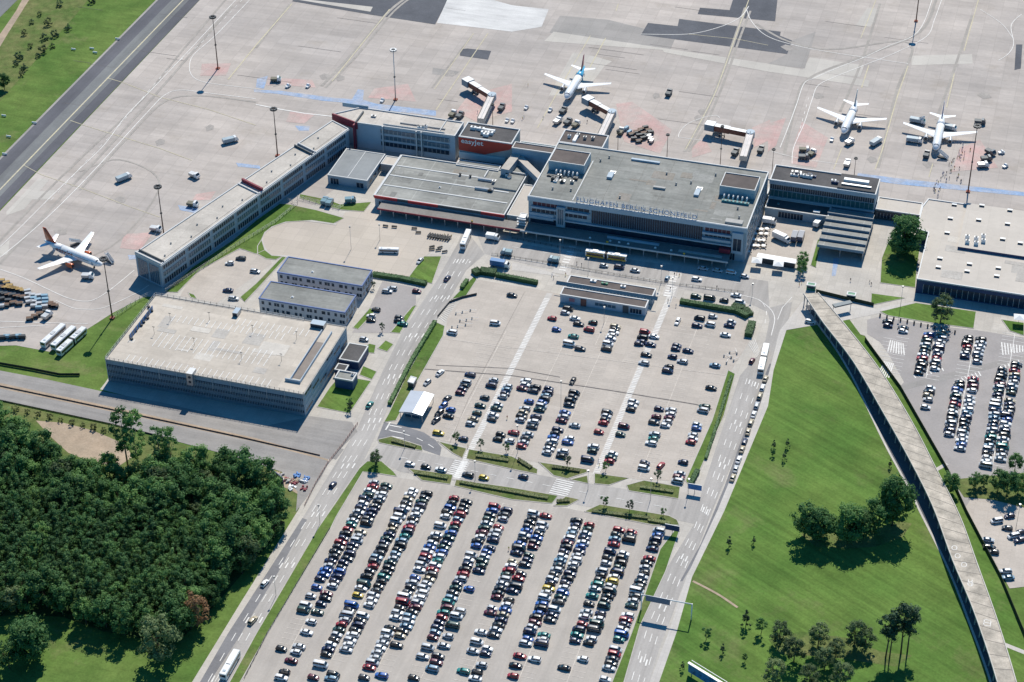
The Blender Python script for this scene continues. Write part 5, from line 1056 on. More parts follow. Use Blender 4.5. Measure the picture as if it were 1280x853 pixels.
for pb, cat, lst in ((SV,'service truck',((345,100,.3,'grey service truck standing on blue paint, top left of the pier'),(566,143,1.4,'left of two service trucks below the first jet bridge'),(575,145,1.4,'right of two service trucks below the first jet bridge'),(697,152,1.3,'left of three service trucks at the second jet bridge'),(710,153,1.3,'middle of three service trucks at the second jet bridge'),(720,156,1.3,'right of three service trucks at the second jet bridge'),
        (704,139,1.4,'service truck parked under the nose of the red finned airliner'),(836,117,1.5,'dark service truck standing alone on the empty apron'),(919,191,1.4,'service truck tucked beside the third jet bridge'),(1062,178,1.1,'small white service truck under the grey finned airliner'),(1158,194,1.5,'service truck before the nose of the blue finned airliner'),
        (1006,188,.2,'upper service truck of the cluster beside the right service road'),(1015,192,1.2,'right hand service truck of the cluster beside the right service road'),(1005,197,.2,'lowest service truck of the cluster beside the right service road'),(1233,199,.4,'upper service truck parked right of the red apron patch'),(1229,207,.4,'lower service truck parked right of the red apron patch'),(1238,191,-.6,'small truck parked at the far right of the stand'),
        (1225,153,.1,'truck standing beside the right wing tip'),(1059,205,1.5,'small white truck near the gate building mast'),(627,135,1.5,'grey service truck in the shadow of the first jet bridge'),(776,165,1.5,'grey service truck in the shadow of the second jet bridge'),(951,188,1.5,'grey service truck in the shadow of the third jet bridge'),
        (195,287,0,'white service truck near the middle of the long pier'),(243,220,-.3,'white tug truck alone between pier and taxiway'),(241,256,0,'small van close to the pier edge'),(110,346,.2,'white steps truck below the nose of the orange finned airliner'),(59,395,1.4,'white van parked among the carts'))),
      (SB,'tanker truck',((288,176,.75,'long pale tanker truck alone on the apron above the pier'),(155,223,1.0,'pale tanker truck alone near the taxiway'),(1095,178,1.1,'blue grey tanker truck between the two right airliners'),(1147,152,-.1,'tanker truck behind the left wing of the blue finned airliner'),(1186,160,-.2,'tanker truck behind the right wing of the blue finned airliner'),(1143,176,0,'white catering truck at the left side of the blue finned airliner'))),
      (tug,'tug',((360,107,1.2,'small tug in the left red painted patch'),(385,107,1.4,'small tug at the right end of left red patch'),(688,137,1.4,'small tug left of the airliner nose'),(658,134,1.4,'small tug left of the guide line'),(478,125,1.5,'tug below the middle apron mast'),(634,150,1.5,'left of two tugs behind the green roofed gallery'),(641,151,1.5,'right of two tugs behind the green roofed gallery'),(1040,174,1.5,'small tug below the left wing of grey finned airliner'),(1252,190,.5,'tug at the far right stand'),(1282/1.02,207,1,'tug in the corner right of the red patch')))):
    for px, py, rz, lb in lst: place(rnd.choice((SV,SD,SD,SK)) if pb is SV and 'white' not in lb else SD if pb is SV and 'dark' in lb else pb, (*G(px,py,1),.1), rz, lb, cat=cat)
for pb, px, py, rz, lb in ((TT,406,251,math.pi/2,'left of two small trucks on the grass below the annex'),(TT,412,253,math.pi/2,'right of two small trucks on the grass below the annex'),(T6,1270,520,1.5,'long white truck near the right car rows') if 0 else (TT,438,250,.4,'small white truck beside the end of the red edged hall')):
    place(pb, on(px,py,1.5), rz, lb, cat='truck')
tb = empty('terrace_table', (0,0,0), 'x', 'table', world=False); b = MB(); b.tube((0,0,.72),(0,0,.78),.75,.75,WHITE,12); b.build('table_top', tb); b = MB(); b.tube((0,0,0),(0,0,.72),.06,.06,METAL,6); b.build('leg', tb)
for k in range(4): b = MB(); a0 = k*math.pi/2; b.obox(math.cos(a0)*1.1,math.sin(a0)*1.1,.45,.45,a0,.4,.48,METAL_D); b.obox(math.cos(a0)*1.32,math.sin(a0)*1.32,.06,.45,a0,.48,.95,METAL_D); b.build('chair', tb)
proto(tb)
for i in range(22): px = 934+(i%5)*6+rnd.uniform(-1.5,1.5)-(i//5)*1.5; py = 288+(i//5)*7+rnd.uniform(-1,1); place(tb, (*G(px,py),.1), rnd.uniform(0,1.5), f'white terrace table with dark chairs, {ordn(i+1)} beside the end wall of the terminal', 'terrace tables beside the terminal', cat='table', scale=1.25)
# cream tents and kiosks in the yard
tn = empty('market_tent', (*G(972,323,3),0), 'long white roofed stall at the end of the terminal', 'stall'); x, y = G(971,323,3)
b = MB(); b.obox(x,y,17,3.4,-.03,2.8,3.05,WHITE); b.build('roof', tn); b = MB(); b.obox(x,y,16,2.6,-.03,.1,2.8,METAL_D); b.build('counter', tn)
par = empty('parasol', (0,0,0), 'x', 'parasol', world=False); b = MB(); b.face([(-1.7,-1.7,2.5),(1.7,-1.7,2.5),(0,0,3.2)],WHITE); b.face([(1.7,-1.7,2.5),(1.7,1.7,2.5),(0,0,3.2)],WHITE); b.face([(1.7,1.7,2.5),(-1.7,1.7,2.5),(0,0,3.2)],WHITE); b.face([(-1.7,1.7,2.5),(-1.7,-1.7,2.5),(0,0,3.2)],WHITE); b.build('canopy', par); b = MB(); b.tube((0,0,0),(0,0,3.1),.05,.05,METAL,6); b.build('pole', par); proto(par)
for px, py, lb in ((946,327,'white square parasol left of two before the white stall'),(973,331,'white square parasol right of two before the white stall'),(1274,398,'pink round parasol beside the big hall at right edge')): place(par, (*G(px,py,2.8),.1), .1, lb, cat='parasol', scale=1.3)
# ================================================================ AIRLINERS
def airliner(L_, span, fin_mat, tail_mat, engine_mat, lab, name_text=None, dia=3.95):
    r = empty('airliner', (0,0,0), lab, 'airliner', world=False); rr_ = dia/2; zc = 3.55; WP = CPAINT.setdefault('air', paint('airliner_white', (.88,.88,.88), 0, .35)); h = L_/2
    def circ(x, rad, dz=0, n=20): return [(x, rad*math.cos(2*math.pi*i/n), zc+dz+rad*math.sin(2*math.pi*i/n)) for i in range(n)]
    st = [(h,.12,-.35),(h-.5,.75,-.3),(h-1.3,1.25,-.2),(h-2.6,1.65,-.08),(h-4.5,rr_,0),(0,rr_,0),(-h+11,rr_,0)]
    b = MB(); b.grid([circ(x,k,dz) for x,k,dz in st], WP); b.build('fuselage', r)
    b = MB(); b.grid([circ(x,k,dz) for x,k,dz in ((-h+11,rr_*1.001,0),(-h+8,rr_*.9,.18),(-h+5,rr_*.68,.5),(-h+2.2,rr_*.42,.85),(-h,.25,1.1))], tail_mat if tail_mat else WP); b.build('tail_cone', r)
    b = MB(); x = h-2.0
    for i in range(6):
        a0, a1 = R(38+i*17.3+1.5), R(38+(i+1)*17.3-1.5); pts = []
        for a_, xx, rad in ((a0,x,1.47),(a1,x,1.47),(a1,x-.75,1.66),(a0,x-.75,1.66)): pts.append((xx, rad*math.cos(a_), zc-.1+rad*math.sin(a_)+.03))
        b.face(pts, CG)
    b.build('cockpit_window', r)
    for sy in (-1,1):
        b = MB(); n = int((L_-13)/.55)
        for i in range(n): xx = -h+7.5+i*.55; b.box(xx,xx+.26,sy*rr_*.985-.02,sy*rr_*.985+.02,zc+.35,zc+.72,CG)
        b.build('cabin_windows', r)
        b = MB()
        for xx in (h-4.4,-h+6.6): b.box(xx,xx+.9,min(sy*rr_*.99,sy*rr_*1.006),max(sy*rr_*.99,sy*rr_*1.006),zc-.9,zc+.9,W_LIGHT)
        b.build('cabin_door', r)
        # wing: airfoil sections
        def sec(x0, c_, y, z, t): return [(x0,y,z),(x0-c_*.15,y,z+t*c_*.5),(x0-c_*.45,y,z+t*c_*.55),(x0-c_,y,z+.02),(x0-c_*.45,y,z-t*c_*.3),(x0-c_*.12,y,z-t*c_*.35)]
        b = MB(); S2 = span/2; b.grid([sec(4.2,7.4,sy*1.0,2.3,.13),sec(3.0,5.6,sy*3.2,2.5,.12),sec(1.0,3.9,sy*6.3,2.75,.11),sec(-3.4,1.6,sy*S2,3.7,.10)], WP, False); b.build('wing', r)
        b = MB(); e_ = sy*5.6
        b.grid([[(xx, e_+k*math.cos(2*math.pi*i/14), 1.6+k*math.sin(2*math.pi*i/14)) for i in range(14)] for xx,k in ((4.6,.85),(4.3,1.05),(2.8,1.08),(1.2,.85),(.6,.6))], engine_mat); b.box(.2,3.4,e_-.16,e_+.16,2.3,2.75,WP); en = b.build('engine', r)
        b = MB(); b.tube((4.5,e_,1.6),(4.62,e_,1.6),.78,.78,METAL_D,14); b.build('fan', en)
        b = MB(); b.grid([sec(-h+5.2,3.0,sy*.4,zc+1.1,.10),sec(-h+2.6,1.3,sy*6.1,zc+1.6,.09)], WP, False); b.build('tailplane', r)
        b = MB(); b.tube((-.8,sy*2.9,2.2),(-.8,sy*2.9,.6),.14,.14,METAL,6); b.tube((-.8,sy*2.55,.55),(-.8,sy*3.25,.55),.55,.55,TYRE,10); b.build('main_gear', r)
    b = MB(); b.tube((h-5,0,2),(h-5,0,.4),.1,.1,METAL,6); b.tube((h-5,-.3,.38),(h-5,.3,.38),.38,.38,TYRE,10); b.build('nose_gear', r)
    def vs(x0, c_, z, t): return [(x0,0,z),(x0-c_*.2,t*c_,z),(x0-c_*.5,t*c_,z),(x0-c_,0,z),(x0-c_*.5,-t*c_,z),(x0-c_*.2,-t*c_,z)]
    b = MB(); b.grid([vs(-h+8.2,6.9,zc+1.5,.05),vs(-h+6.2,5.2,zc+2.7,.05),vs(-h+2.4,2.2,11.6,.05)], fin_mat); b.build('tail_fin', r)
    if name_text:
        f_ = bpy.data.curves.new('airline_name','FONT'); f_.body = name_text; f_.size = 2.7; f_.extrude = .02; f_.offset = .03; me = None
        to = bpy.data.objects.new('tmp', f_); col.objects.link(to); bpy.context.view_layer.update(); me = bpy.data.meshes.new_from_object(to); bpy.data.objects.remove(to)
        me.materials.clear(); me.materials.append(M('orange_brown_lettering', (.30,.10,.10), .5))
        bm_ = bmesh.new(); bm_.from_mesh(me)
        for k_ in range(9):   # cut the letters into bands so they can follow the curve of the hull
            zz_ = -.6+k_*.42; bmesh.ops.bisect_plane(bm_, geom=bm_.verts[:]+bm_.edges[:]+bm_.faces[:], plane_co=(0,zz_,0), plane_no=(0,1,0))
        for v_ in bm_.verts:
            a_ = (v_.co.y-.35)/rr_*.95+R(4); rad_ = rr_+.035+v_.co.z*.3; v_.co = Vector((v_.co.x*1.3-8.2, -rad_*math.cos(a_), zc+rad_*math.sin(a_)))
        bm_.to_mesh(me); bm_.free(); o = bpy.data.objects.new('airline_name', me); col.objects.link(o); o.parent = r
    return r
def pose(r, nose, tailp, lab=None):
    A, B = Vector(G(*nose, 3.9)), Vector(G(*tailp, 4.8)); d = A-B; c_ = A-d.normalized()*(r['half']); r.location = (c_.x,c_.y,.1); r.rotation_euler = (0,0,math.atan2(d.y,d.x)); del r['half']
FINR = paint('dark_red_fin', (.16,.015,.03)); FINO = paint('orange_fin', (.62,.10,.02)); FING = paint('grey_fin', (.26,.32,.36)); FINB = paint('blue_fin', (.03,.10,.26)); TLB = paint('light_blue_tail', (.08,.42,.66)); ENG = paint('pale_engine', (.5,.5,.5)); ENO = paint('orange_engine', (.70,.14,.03))
for L_, sp_, fm, tm, em, lb, tx, nose, tp in ((33.0,34.1,FINO,None,ENO,'white airliner with orange red fin and orange engines at left','easyJet',(127.5,330),(57,301)),(32,34,FINR,TLB,ENG,'white airliner with dark red fin and light blue tail by jet bridge',None,(707.5,122),(728.5,86)),
     (30,33.4,FING,None,ENG,'white airliner with pale grey fin standing on the open stand',None,(1054,165),(1069,131)),(33,34.4,FINB,None,ENG,'white airliner with dark blue fin surrounded by service vehicles',None,(1169.5,186),(1178.5,143))):
    a_ = airliner(L_, sp_, fm, tm, em, lb, tx); a_['half'] = L_/2; pose(a_, nose, tp)
# mobile steps at the aircraft
stp = empty('boarding_steps', (0,0,0), 'x', 'boarding steps', world=False); b = MB()
for i in range(12): b.box(-3+i*.42,-2.6+i*.42,-.7,.7,.5+i*.22,.62+i*.22,W_LIGHT)
b.build('stairs', stp)
for sy in (-.72,.72):
    b = MB(); b.face([(-3,sy,.6),(2,sy,3.2),(2,sy,4.1),(-3,sy,1.5)], BUSW); b.face([(-3,sy+.02,.6),(-3,sy+.02,1.5),(2,sy+.02,4.1),(2,sy+.02,3.2)], BUSW); b.build('side_panel', stp)
b = MB(); b.box(-2.5,2,-.8,.8,.3,.55,TRK); b.build('chassis', stp); wheels(stp,[-1.8,1.5],.75,.3); proto(stp)
for px, py, rz, lb in ((136,322,2.6,'grey boarding steps at the nose of the orange finned airliner'),(93,302,-2.2,'grey boarding steps behind the far wing of the orange finned airliner'),(1150,150,0,'boarding steps left of the blue fin'),(1178,193,2.8,'boarding steps at the nose of the blue finned airliner')): place(stp, (*G(px,py,2),.1), rz, lb, cat='boarding steps')
# ---- jet bridges
JR = M('red_brown_tunnel', (.17,.075,.055), .6)
def jet_bridge(cab, rot, base, lab):
    A, B, C_ = Vector(G(*cab,5)), Vector(G(*rot,5)), Vector(G(*base,5)); r = empty('jet_bridge', (B.x,B.y,0), lab, 'jet bridge')
    d = B-A; an = math.atan2(d.y,d.x)
    b = MB(); c_ = A.lerp(B,.56); b.obox(c_.x,c_.y,d.length*.86,2.5,an,3.3,5.7,JR,WHITE); b.build('tunnel', r)
    b = MB(); c_ = A.lerp(B,.28); b.obox(c_.x,c_.y,d.length*.42,2.9,an,3.15,5.9,JR,WHITE); b.build('outer_tunnel', r)
    b = MB(); b.obox(A.x,A.y,4.6,4.4,an,3.0,6.3,M('blue_grey_cab', (.16,.24,.30), .5),WHITE); b.build('cab', r)
    b = MB(); b.tube((B.x,B.y,3.0),(B.x,B.y,6.1),2.1,2.1,W_LIGHT,16); b.build('rotunda', r)
    b = MB(); b.tube((B.x,B.y,.1),(B.x,B.y,3.0),.6,.6,METAL,10); b.build('column', r)
    q = A.lerp(B,.3); b = MB(); b.box(q.x-1.4,q.x+1.4,q.y-.2,q.y+.2,.7,1.1,METAL_D)
    for sx in (-1.2,1.2): b.tube((q.x+sx,q.y,.9),(q.x+sx*.6,q.y,3.3),.16,.16,METAL_D,6); b.tube((q.x+sx-.2,q.y,.5),(q.x+sx+.2,q.y,.5),.45,.45,TYRE,10)
    b.build('drive_column', r)
    e_ = C_-B; an2 = math.atan2(e_.y,e_.x); c_ = B.lerp(C_,.5)
    b = MB(); b.obox(c_.x,c_.y,e_.length,3.6,an2,3.2,5.7,W_CONC,M('white_walkway_roof',(.66,.62,.60),.7)); b.build('fixed_walkway', r)
    n_ = Vector((-e_.y,e_.x)).normalized()
    b = MB()
    for s0 in (-1.7,0,1.7): p = c_+n_*s0; b.obox(p.x,p.y,e_.length,.22,an2,5.703,6.1,METAL_D if s0 else FRAME)
    b.build('roof_rail', r)
    for t_ in (.3,.7):
        p = B.lerp(C_,t_); b = MB(); b.box(p.x-.4,p.x+.4,p.y-.4,p.y+.4,.1,3.2,W_CONC); b.build('support', r)
    b = MB(); p = A+n_*0; s1 = Vector((d.y,-d.x)).normalized(); b.obox(A.x+d.normalized().x*3-s1.x*2.6,A.y+d.normalized().y*3-s1.y*2.6,4.5,1.1,an,.3,3.4,METAL); b.build('service_stairs', r)
    return r
jet_bridge((585,102),(615,120),(601,150),'first jet bridge from left, not docked, above the red fronted block'); jet_bridge((735,125),(765,141),(751,171),'middle jet bridge reaching to the red finned airliner'); jet_bridge((888,157),(938,167),(929,197),'rightmost jet bridge, not docked, behind the terminal roof')
# ================================================================ MASTS, LAMPS AND SIGNS
def mast(base, h_, lab, name='light_mast', rad=.32, headr=2.2, red=True, grp=None, z0=.1):
    x, y = G(*base, z0); r = empty(name, (x,y,z0), lab, 'light mast', grp); b = MB(); b.tube((x,y,z0),(x,y,z0+h_),rad,rad*.45,M('brown_steel_mast',(.10,.06,.05),.6) if red else METAL,8); b.build('pole', r)
    b = MB()
    for i in range(8):
        a0 = 2*math.pi*i/8; cx_, cy_ = x+headr*.6*math.cos(a0), y+headr*.6*math.sin(a0); b.obox(cx_,cy_,headr*.35,headr*.42,a0,z0+h_-.6,z0+h_+.1,METAL_D if red else METAL)
    b.tube((x,y,z0+h_-.5),(x,y,z0+h_-.3),headr*.75,headr*.75,METAL_D,12); b.build('lamp_head', r)
    if h_ > 20: b = MB(); b.box(x-.9,x+.9,y-.9,y+.9,z0,z0+.5,M('rust_red_base',(.30,.10,.07),.8)); b.build('base', r); b = MB(); b.box(x-.4,x+.4,y-.4,y+.4,z0+h_*.45,z0+h_*.45+.6,METAL_D); b.build('platform', r)
    return r
mast((272.5,86),28.7,'tall mast nearest the taxiway, standing on a red square'); mast((140.5,398),29.5,'tall mast on the grass edge beside the three apron buses'); mast((205,295),25.3,'tall mast beside the middle of the pier near the pier end'); mast((347,195),25,'tall mast beside the pier near the bent wing corner')
mast((494.5,125),27.3,'tall pale mast in the middle of the apron above the wing', red=False); mast((1145,27),30,'tall mast at the very top right whose shadow falls straight down'); mast((1210,240),34,'tall brown mast right of the blue finned airliner')
for bs, h_, lb in (((964.5,222),15,'roof mast at the right rear corner of the main terminal'),((1067,226),12,'roof mast above the raised dark roof of the gate building'),((833.5,201),14,'thin mast behind the main terminal roof, left of the pair'),((900,210),22,'thin mast beside the rightmost jet bridge'),((616,158),12,'thin mast above the red fronted block'),((772,196),14,'thin mast near the rear wall of main terminal')): mast(bs, h_, lb, 'slim_mast', .18, 1.1)
for bs, h_, lb in (((439,312),11.8,'slim lamp on the pale plaza'),((701,526),19,'tallest lamp in the middle of the upper lot'),((755,404),8,'lamp below the twin roofed pavilion'),((647,566),13,'lamp on the island left of the lot exit'),((735,612),9,'lamp beside the crossing of the middle road'),((813,625),10,'lamp on the island before the right road'),((506,560),8,'lamp on the narrow island by the slip road'),((594,600),9,'leaning shadowed lamp on the lower planted island'),
     ((400,655),9,'lamp on the verge beside the wood, upper'),((345,745),9,'lamp on the verge beside the wood, lower'),((1125,388),12,'lamp where the footpath meets the right lot'),((1270,660),11,'lamp inside the dirt parking area'),((840,370),9,'lamp beside the right footway of the upper lot'),((735,345),9,'left lamp on the pavement before the terminal'),((826,355),9,'right lamp on the pavement before the terminal'),((940,372),7,'lamp at the bend before the service yard'),((700,322),9,'lamp left of the articulated bus'),((860,620),8,'lamp at the end of the hedge strip'),((475,300),8,'lamp beside the canopy shadow')):
    mast(bs, h_, lb, 'street_lamp', .1, .45, red=False)
# gantry sign over the right road
gz = 6.4; A, B = G(802,746,gz), G(865,758,gz); gs = empty('sign_gantry', (B[0],B[1],0), 'white gantry with blue direction sign spanning the right exit road', 'sign gantry')
b = MB(); b.tube((A[0],A[1],gz+.9),(B[0],B[1],gz+.9),.22,.22,WHITE,8); b.build('beam', gs); b = MB(); b.tube((B[0],B[1],.1),(B[0],B[1],gz+1.1),.25,.2,WHITE,8); b.build('post', gs)
b = MB(); b.tube((A[0],A[1],.1),(A[0],A[1],gz+1.1),.25,.2,WHITE,8); b.build('post', gs)
b = MB(); y_ = min(A[1],B[1])-.4; b.box(A[0]+1.5,A[0]+10,y_-.12,y_,gz-1.0,gz+1.5,M('grey_blue_sign_back',(.12,.17,.25),.5)); b.build('sign_panel', gs)
for px, py, lb in ((840,668,'small dark blue board at the top end of the grass verge'),(868,617,'blue sign board on posts at the end of the hedge strip')):
    x, y = G(px,py); r = empty('sign_board', (x,y,0), lb, 'sign'); b = MB(); b.box(x-2.6,x+2.6,y-.1,y+.1,1.8,4.2,NAVY if px < 850 else BLUE); b.box(x-2.7,x+2.7,y-.14,y+.14,4.2,4.35,FRAME); b.build('panel', r); b = MB(); b.tube((x,y+.15,.1),(x,y+.15,4.1),.12,.12,METAL,6); b.build('post', r)
A, B = Vector(G(861,829,5)), Vector(G(905,856,5)); r = empty('billboard', (A.x,A.y,0), 'big blue billboard with white frame at the bottom edge of the lawn', 'billboard'); d = B-A; an = math.atan2(d.y,d.x); c_ = (A+B)/2
b = MB(); b.obox(c_.x,c_.y,d.length,.3,an,1.2,5,M('blue_billboard_poster',(.05,.20,.42),.5,var=.5,scale=.6)); b.build('poster', r); b = MB(); b.obox(c_.x,c_.y,d.length+.4,.9,an,5.003,5.25,WHITE); b.build('frame', r); b = MB(); q_ = c_-Vector((d.y,-d.x)).normalized()*1.6; b.obox(q_.x,q_.y,d.length+.2,.15,an,4.9,5.1,WHITE); b.build('light_rail', r)
for t_ in (.1,.5,.9): p = A.lerp(B,t_); b = MB(); b.box(p.x-.15,p.x+.15,p.y-.15,p.y+.15,.1,1.2,METAL); b.build('post', r)
# advert board leaning over the path near the walkway head
A, B = Vector(G(1042,382,4)), Vector(G(1064,377,4)); r = empty('roof_board', (A.x,A.y,0), 'dark grey tilted panel board beside the head of the covered walkway', 'sign'); d = B-A; c_ = (A+B)/2; b = MB(); b.obox(c_.x,c_.y,d.length,2.2,math.atan2(d.y,d.x),3.4,4.0,M('slate_panel',(.10,.14,.17),.5)); b.build('panel', r)
for p in (A,B): b = MB(); b.box(p.x-.12,p.x+.12,p.y-.12,p.y+.12,.1,3.4,METAL); b.build('post', r)
for px, py, lb in ((1014,359,'green kiosk left of the covered walkway head'),(1064,371,'green topped booth at the dark hedge')):
    x, y = G(px,py,1); r = quadb('booth', lb, 'booth', rect(x-1.8,x+1.8,y-1.2,y+1.2), 2.5, GREENP, GREENP, .1); win_s(r, x-1.4, x+1.4, y-1.2, 1, 2)
# fences
def fence(pts, h_, lab, mat=METAL, step=2.5, solid=None, name='fence', cat='fence', z0=.1):
    P = [Vector(G(*p)) for p in pts]; r = empty(name, (P[0].x,P[0].y,0), lab, cat); b = MB(); tot = sum((P[i+1]-P[i]).length for i in range(len(P)-1)); step = max(step, tot/60); c_ = MB(); c_.box(-.07,.07,-.07,.07,0,h_+.1,mat); pm_ = c_.mesh('fence_post')
    for i in range(len(P)-1):
        d = P[i+1]-P[i]; n_ = max(1,int(d.length/step)); an = math.atan2(d.y,d.x)
        q = (P[i]+P[i+1])/2
        if solid: b.obox(q.x,q.y,d.length,.12,an,z0,z0+h_,solid)
        else:
            for zz in (.3,.65,.98): b.obox(q.x,q.y,d.length,.05,an,z0+h_*zz-.04,z0+h_*zz+.04,mat)
        for k in range(n_):
            p = P[i]+d*k/n_; o = bpy.data.objects.new('fence_post', pm_); col.objects.link(o); o.parent = r; o.location = (p.x-P[0].x, p.y-P[0].y, z0)
    b.build('fence_panel', r); return r
DF = M('dark_fence_mesh',(.035,.05,.03),.8)
fence([(1081,426),(1125,486),(1185,591),(1207,640),(1250,722),(1285,806)], 1.6, 'dark hedge like fence dividing lawn from right car park', DF, solid=DF)
fence([(1020,366),(1053,374),(1092,383)], 1.6, 'dark low fence behind the booths at the walkway head', DF, solid=DF)
fence([(0,456),(40,463),(75,470),(100,470)], 1.2, 'dark low fence on the grass above the left carriageway', DF, solid=DF)
fence([(142,399),(175,376),(190,369)], 2, 'wire fence along the apron edge beside garage'); fence([(207,366),(250,338),(300,306),(345,279),(372,256),(352,250)], 1.8, 'wire fence following the foot of the pier')
fence([(372,249),(395,254),(424,262),(430,258)], 1.8, 'short wire fence above the plaza grass'); fence([(640,299),(740,318)], 1.0, 'dark railing strip along the shaded kerb', METAL_D)
fence([(615,319),(700,332),(760,343),(850,357),(930,367)], 1.0, 'dark railing between forecourt road and pavement', METAL_D)
fence([(447,531),(430,555),(410,580),(395,605),(380,635)], 1.0, 'row of barriers along the road works', M('red_white_barrier',(.30,.14,.12),.6,var=.5,scale=2), 1.6)
fence([(-10,481),(137,512),(300,547),(400,570)], .45, 'low dark kerb wall between the two carriageways', METAL_D, 3, M('rusty_barrier',(.16,.11,.09),.8)); fence([(-10,499),(137,530.5),(220,551)], .5, 'low dark barrier below the lower carriageway', METAL_D, 3, METAL_D)
fence([(547,397),(562,379),(578,373),(596,369)], 1.0, 'dark curved barrier at the upper lot entrance', METAL_D, 2, METAL_D)
fence([(412,662),(334,793),(305,850)], .8, 'dark low rail between verge and lower lot', METAL_D, 3)
# bollards along the right lot edge
bo = empty('bollard', (0,0,0), 'x', 'bollard', world=False); b = MB(); b.tube((0,0,0),(0,0,1.1),.28,.24,METAL_D,8); b.build('post', bo); b = MB(); b.tube((0,0,1.1),(0,0,1.2),.3,.2,METAL_D,8); b.build('cap', bo); proto(bo)
for i in range(12): px = 1100+i*8.5; place(bo, (*G(px, 396+i*1.9-.04*i*i*0),.1), 0, f'dark bollard, {ordn(i+1)} from the left along the grass by the right lot', 'bollards along the right lot', cat='bollard', scale=1.25)
# ticket gates of the upper lot
gt = empty('ticket_barrier', (0,0,0), 'x', 'barrier', world=False); b = MB(); b.box(-.3,.3,-.3,.3,0,1.2,W_CONC); b.build('cabinet', gt); b = MB(); b.box(.3,3.4,-.05,.05,1.0,1.12,WHITE); b.build('boom', gt); proto(gt)
for i, (px, py) in enumerate(((575,402),(583,401),(590,399),(570,393),(578,391),(588,389),(565,410),(572,409),(582,407))): place(gt, (*G(px,py),.1), .1*i%.5, f'ticket barrier {["first","second","third"][i%3]} in its row, {["middle","far","near"][i//3]} row at upper lot entrance', 'ticket barriers at the lot entrance', cat='barrier', scale=.8)
for i, (px, py) in enumerate(((905,446),(912,442),(917,452),(908,455),(921,443),(914,448))): place(gt, (*G(px,py),.1), .5*i, f'exit barrier at the right side of upper lot, {ordn(i+1)} of six', 'exit barriers of the upper lot', cat='barrier', scale=.8)
# ================================================================ TREES, SHRUBS, PEOPLE
def leaf_mat(name, ca, cb, tr=.42):
    m_, nt, b_ = _nm(name); b_.inputs['Roughness'].default_value = .65; b_.inputs['Specular IOR Level'].default_value = .2
    oi = N(nt, 'ShaderNodeObjectInfo'); p = pos(nt)
    c_ = mix(nt, ramp(nt, noise(nt, p, .45, 4, .7), .33, .67, 0, 1), ca, cb)
    c_ = mix(nt, ramp(nt, oi.outputs['Random'], .55, 1, 0, .5), c_, tuple(v*k for v, k in zip(ca, (1.45,1.2,1.1))))
    f = mulf(nt, ramp(nt, oi.outputs['Random'], 0, 1, .9, 1.7), ramp(nt, noise(nt, p, 2.2, 3, .7), .3, .7, .72, 1.3)); c2 = mulc(nt, c_, f)
    nt.links.new(c2, b_.inputs['Base Color'])
    t = N(nt, 'ShaderNodeBsdfTranslucent'); nt.links.new(mulc(nt, c2, ramp(nt, oi.outputs['Random'], 0, 1, 1.1, 1.1)), t.inputs[0]); ms = N(nt, 'ShaderNodeMixShader'); ms.inputs[0].default_value = tr
    nt.links.new(b_.outputs[0], ms.inputs[1]); nt.links.new(t.outputs[0], ms.inputs[2]); nt.links.new(ms.outputs[0], nt.nodes['Material Output'].inputs[0]); MATS[name] = m_; return m_
LF = leaf_mat('broadleaf_foliage', (.100,.190,.060), (.058,.145,.055)); LF2 = leaf_mat('pale_foliage', (.13,.18,.085), (.08,.13,.06)); LFP = leaf_mat('pine_foliage', (.095,.175,.062), (.052,.130,.055), .42); LFB = leaf_mat('rusty_foliage', (.30,.16,.09), (.20,.14,.07)); LFD = leaf_mat('dark_foliage', (.045,.085,.042), (.03,.06,.038), .15)
HEDGE = leaf_mat('hedge_foliage', (.06,.12,.045), (.04,.085,.035), .15); SHR = leaf_mat('shrub_foliage', (.085,.12,.045), (.14,.14,.06), .15)
BARK = M('tree_bark', (.10,.075,.055), .9); BARKL = M('pale_bark', (.26,.23,.19), .9)
def leaf(b, c_, s_, mat, r_, up=.4, nrm=None):
    n_ = (Vector((r_.gauss(0,1), r_.gauss(0,1), r_.gauss(0,1)))*.42+nrm).normalized() if nrm else Vector((r_.gauss(0,1), r_.gauss(0,1), abs(r_.gauss(0,1))+up)).normalized(); u = n_.cross(Vector((r_.gauss(0,1),r_.gauss(0,1),r_.gauss(0,1)))).normalized(); v = n_.cross(u)
    u *= s_*r_.uniform(.6,1.2); v *= s_*r_.uniform(.4,.9); b.face([c_-u, c_-v*.8, c_+u*.9, c_+v], mat)
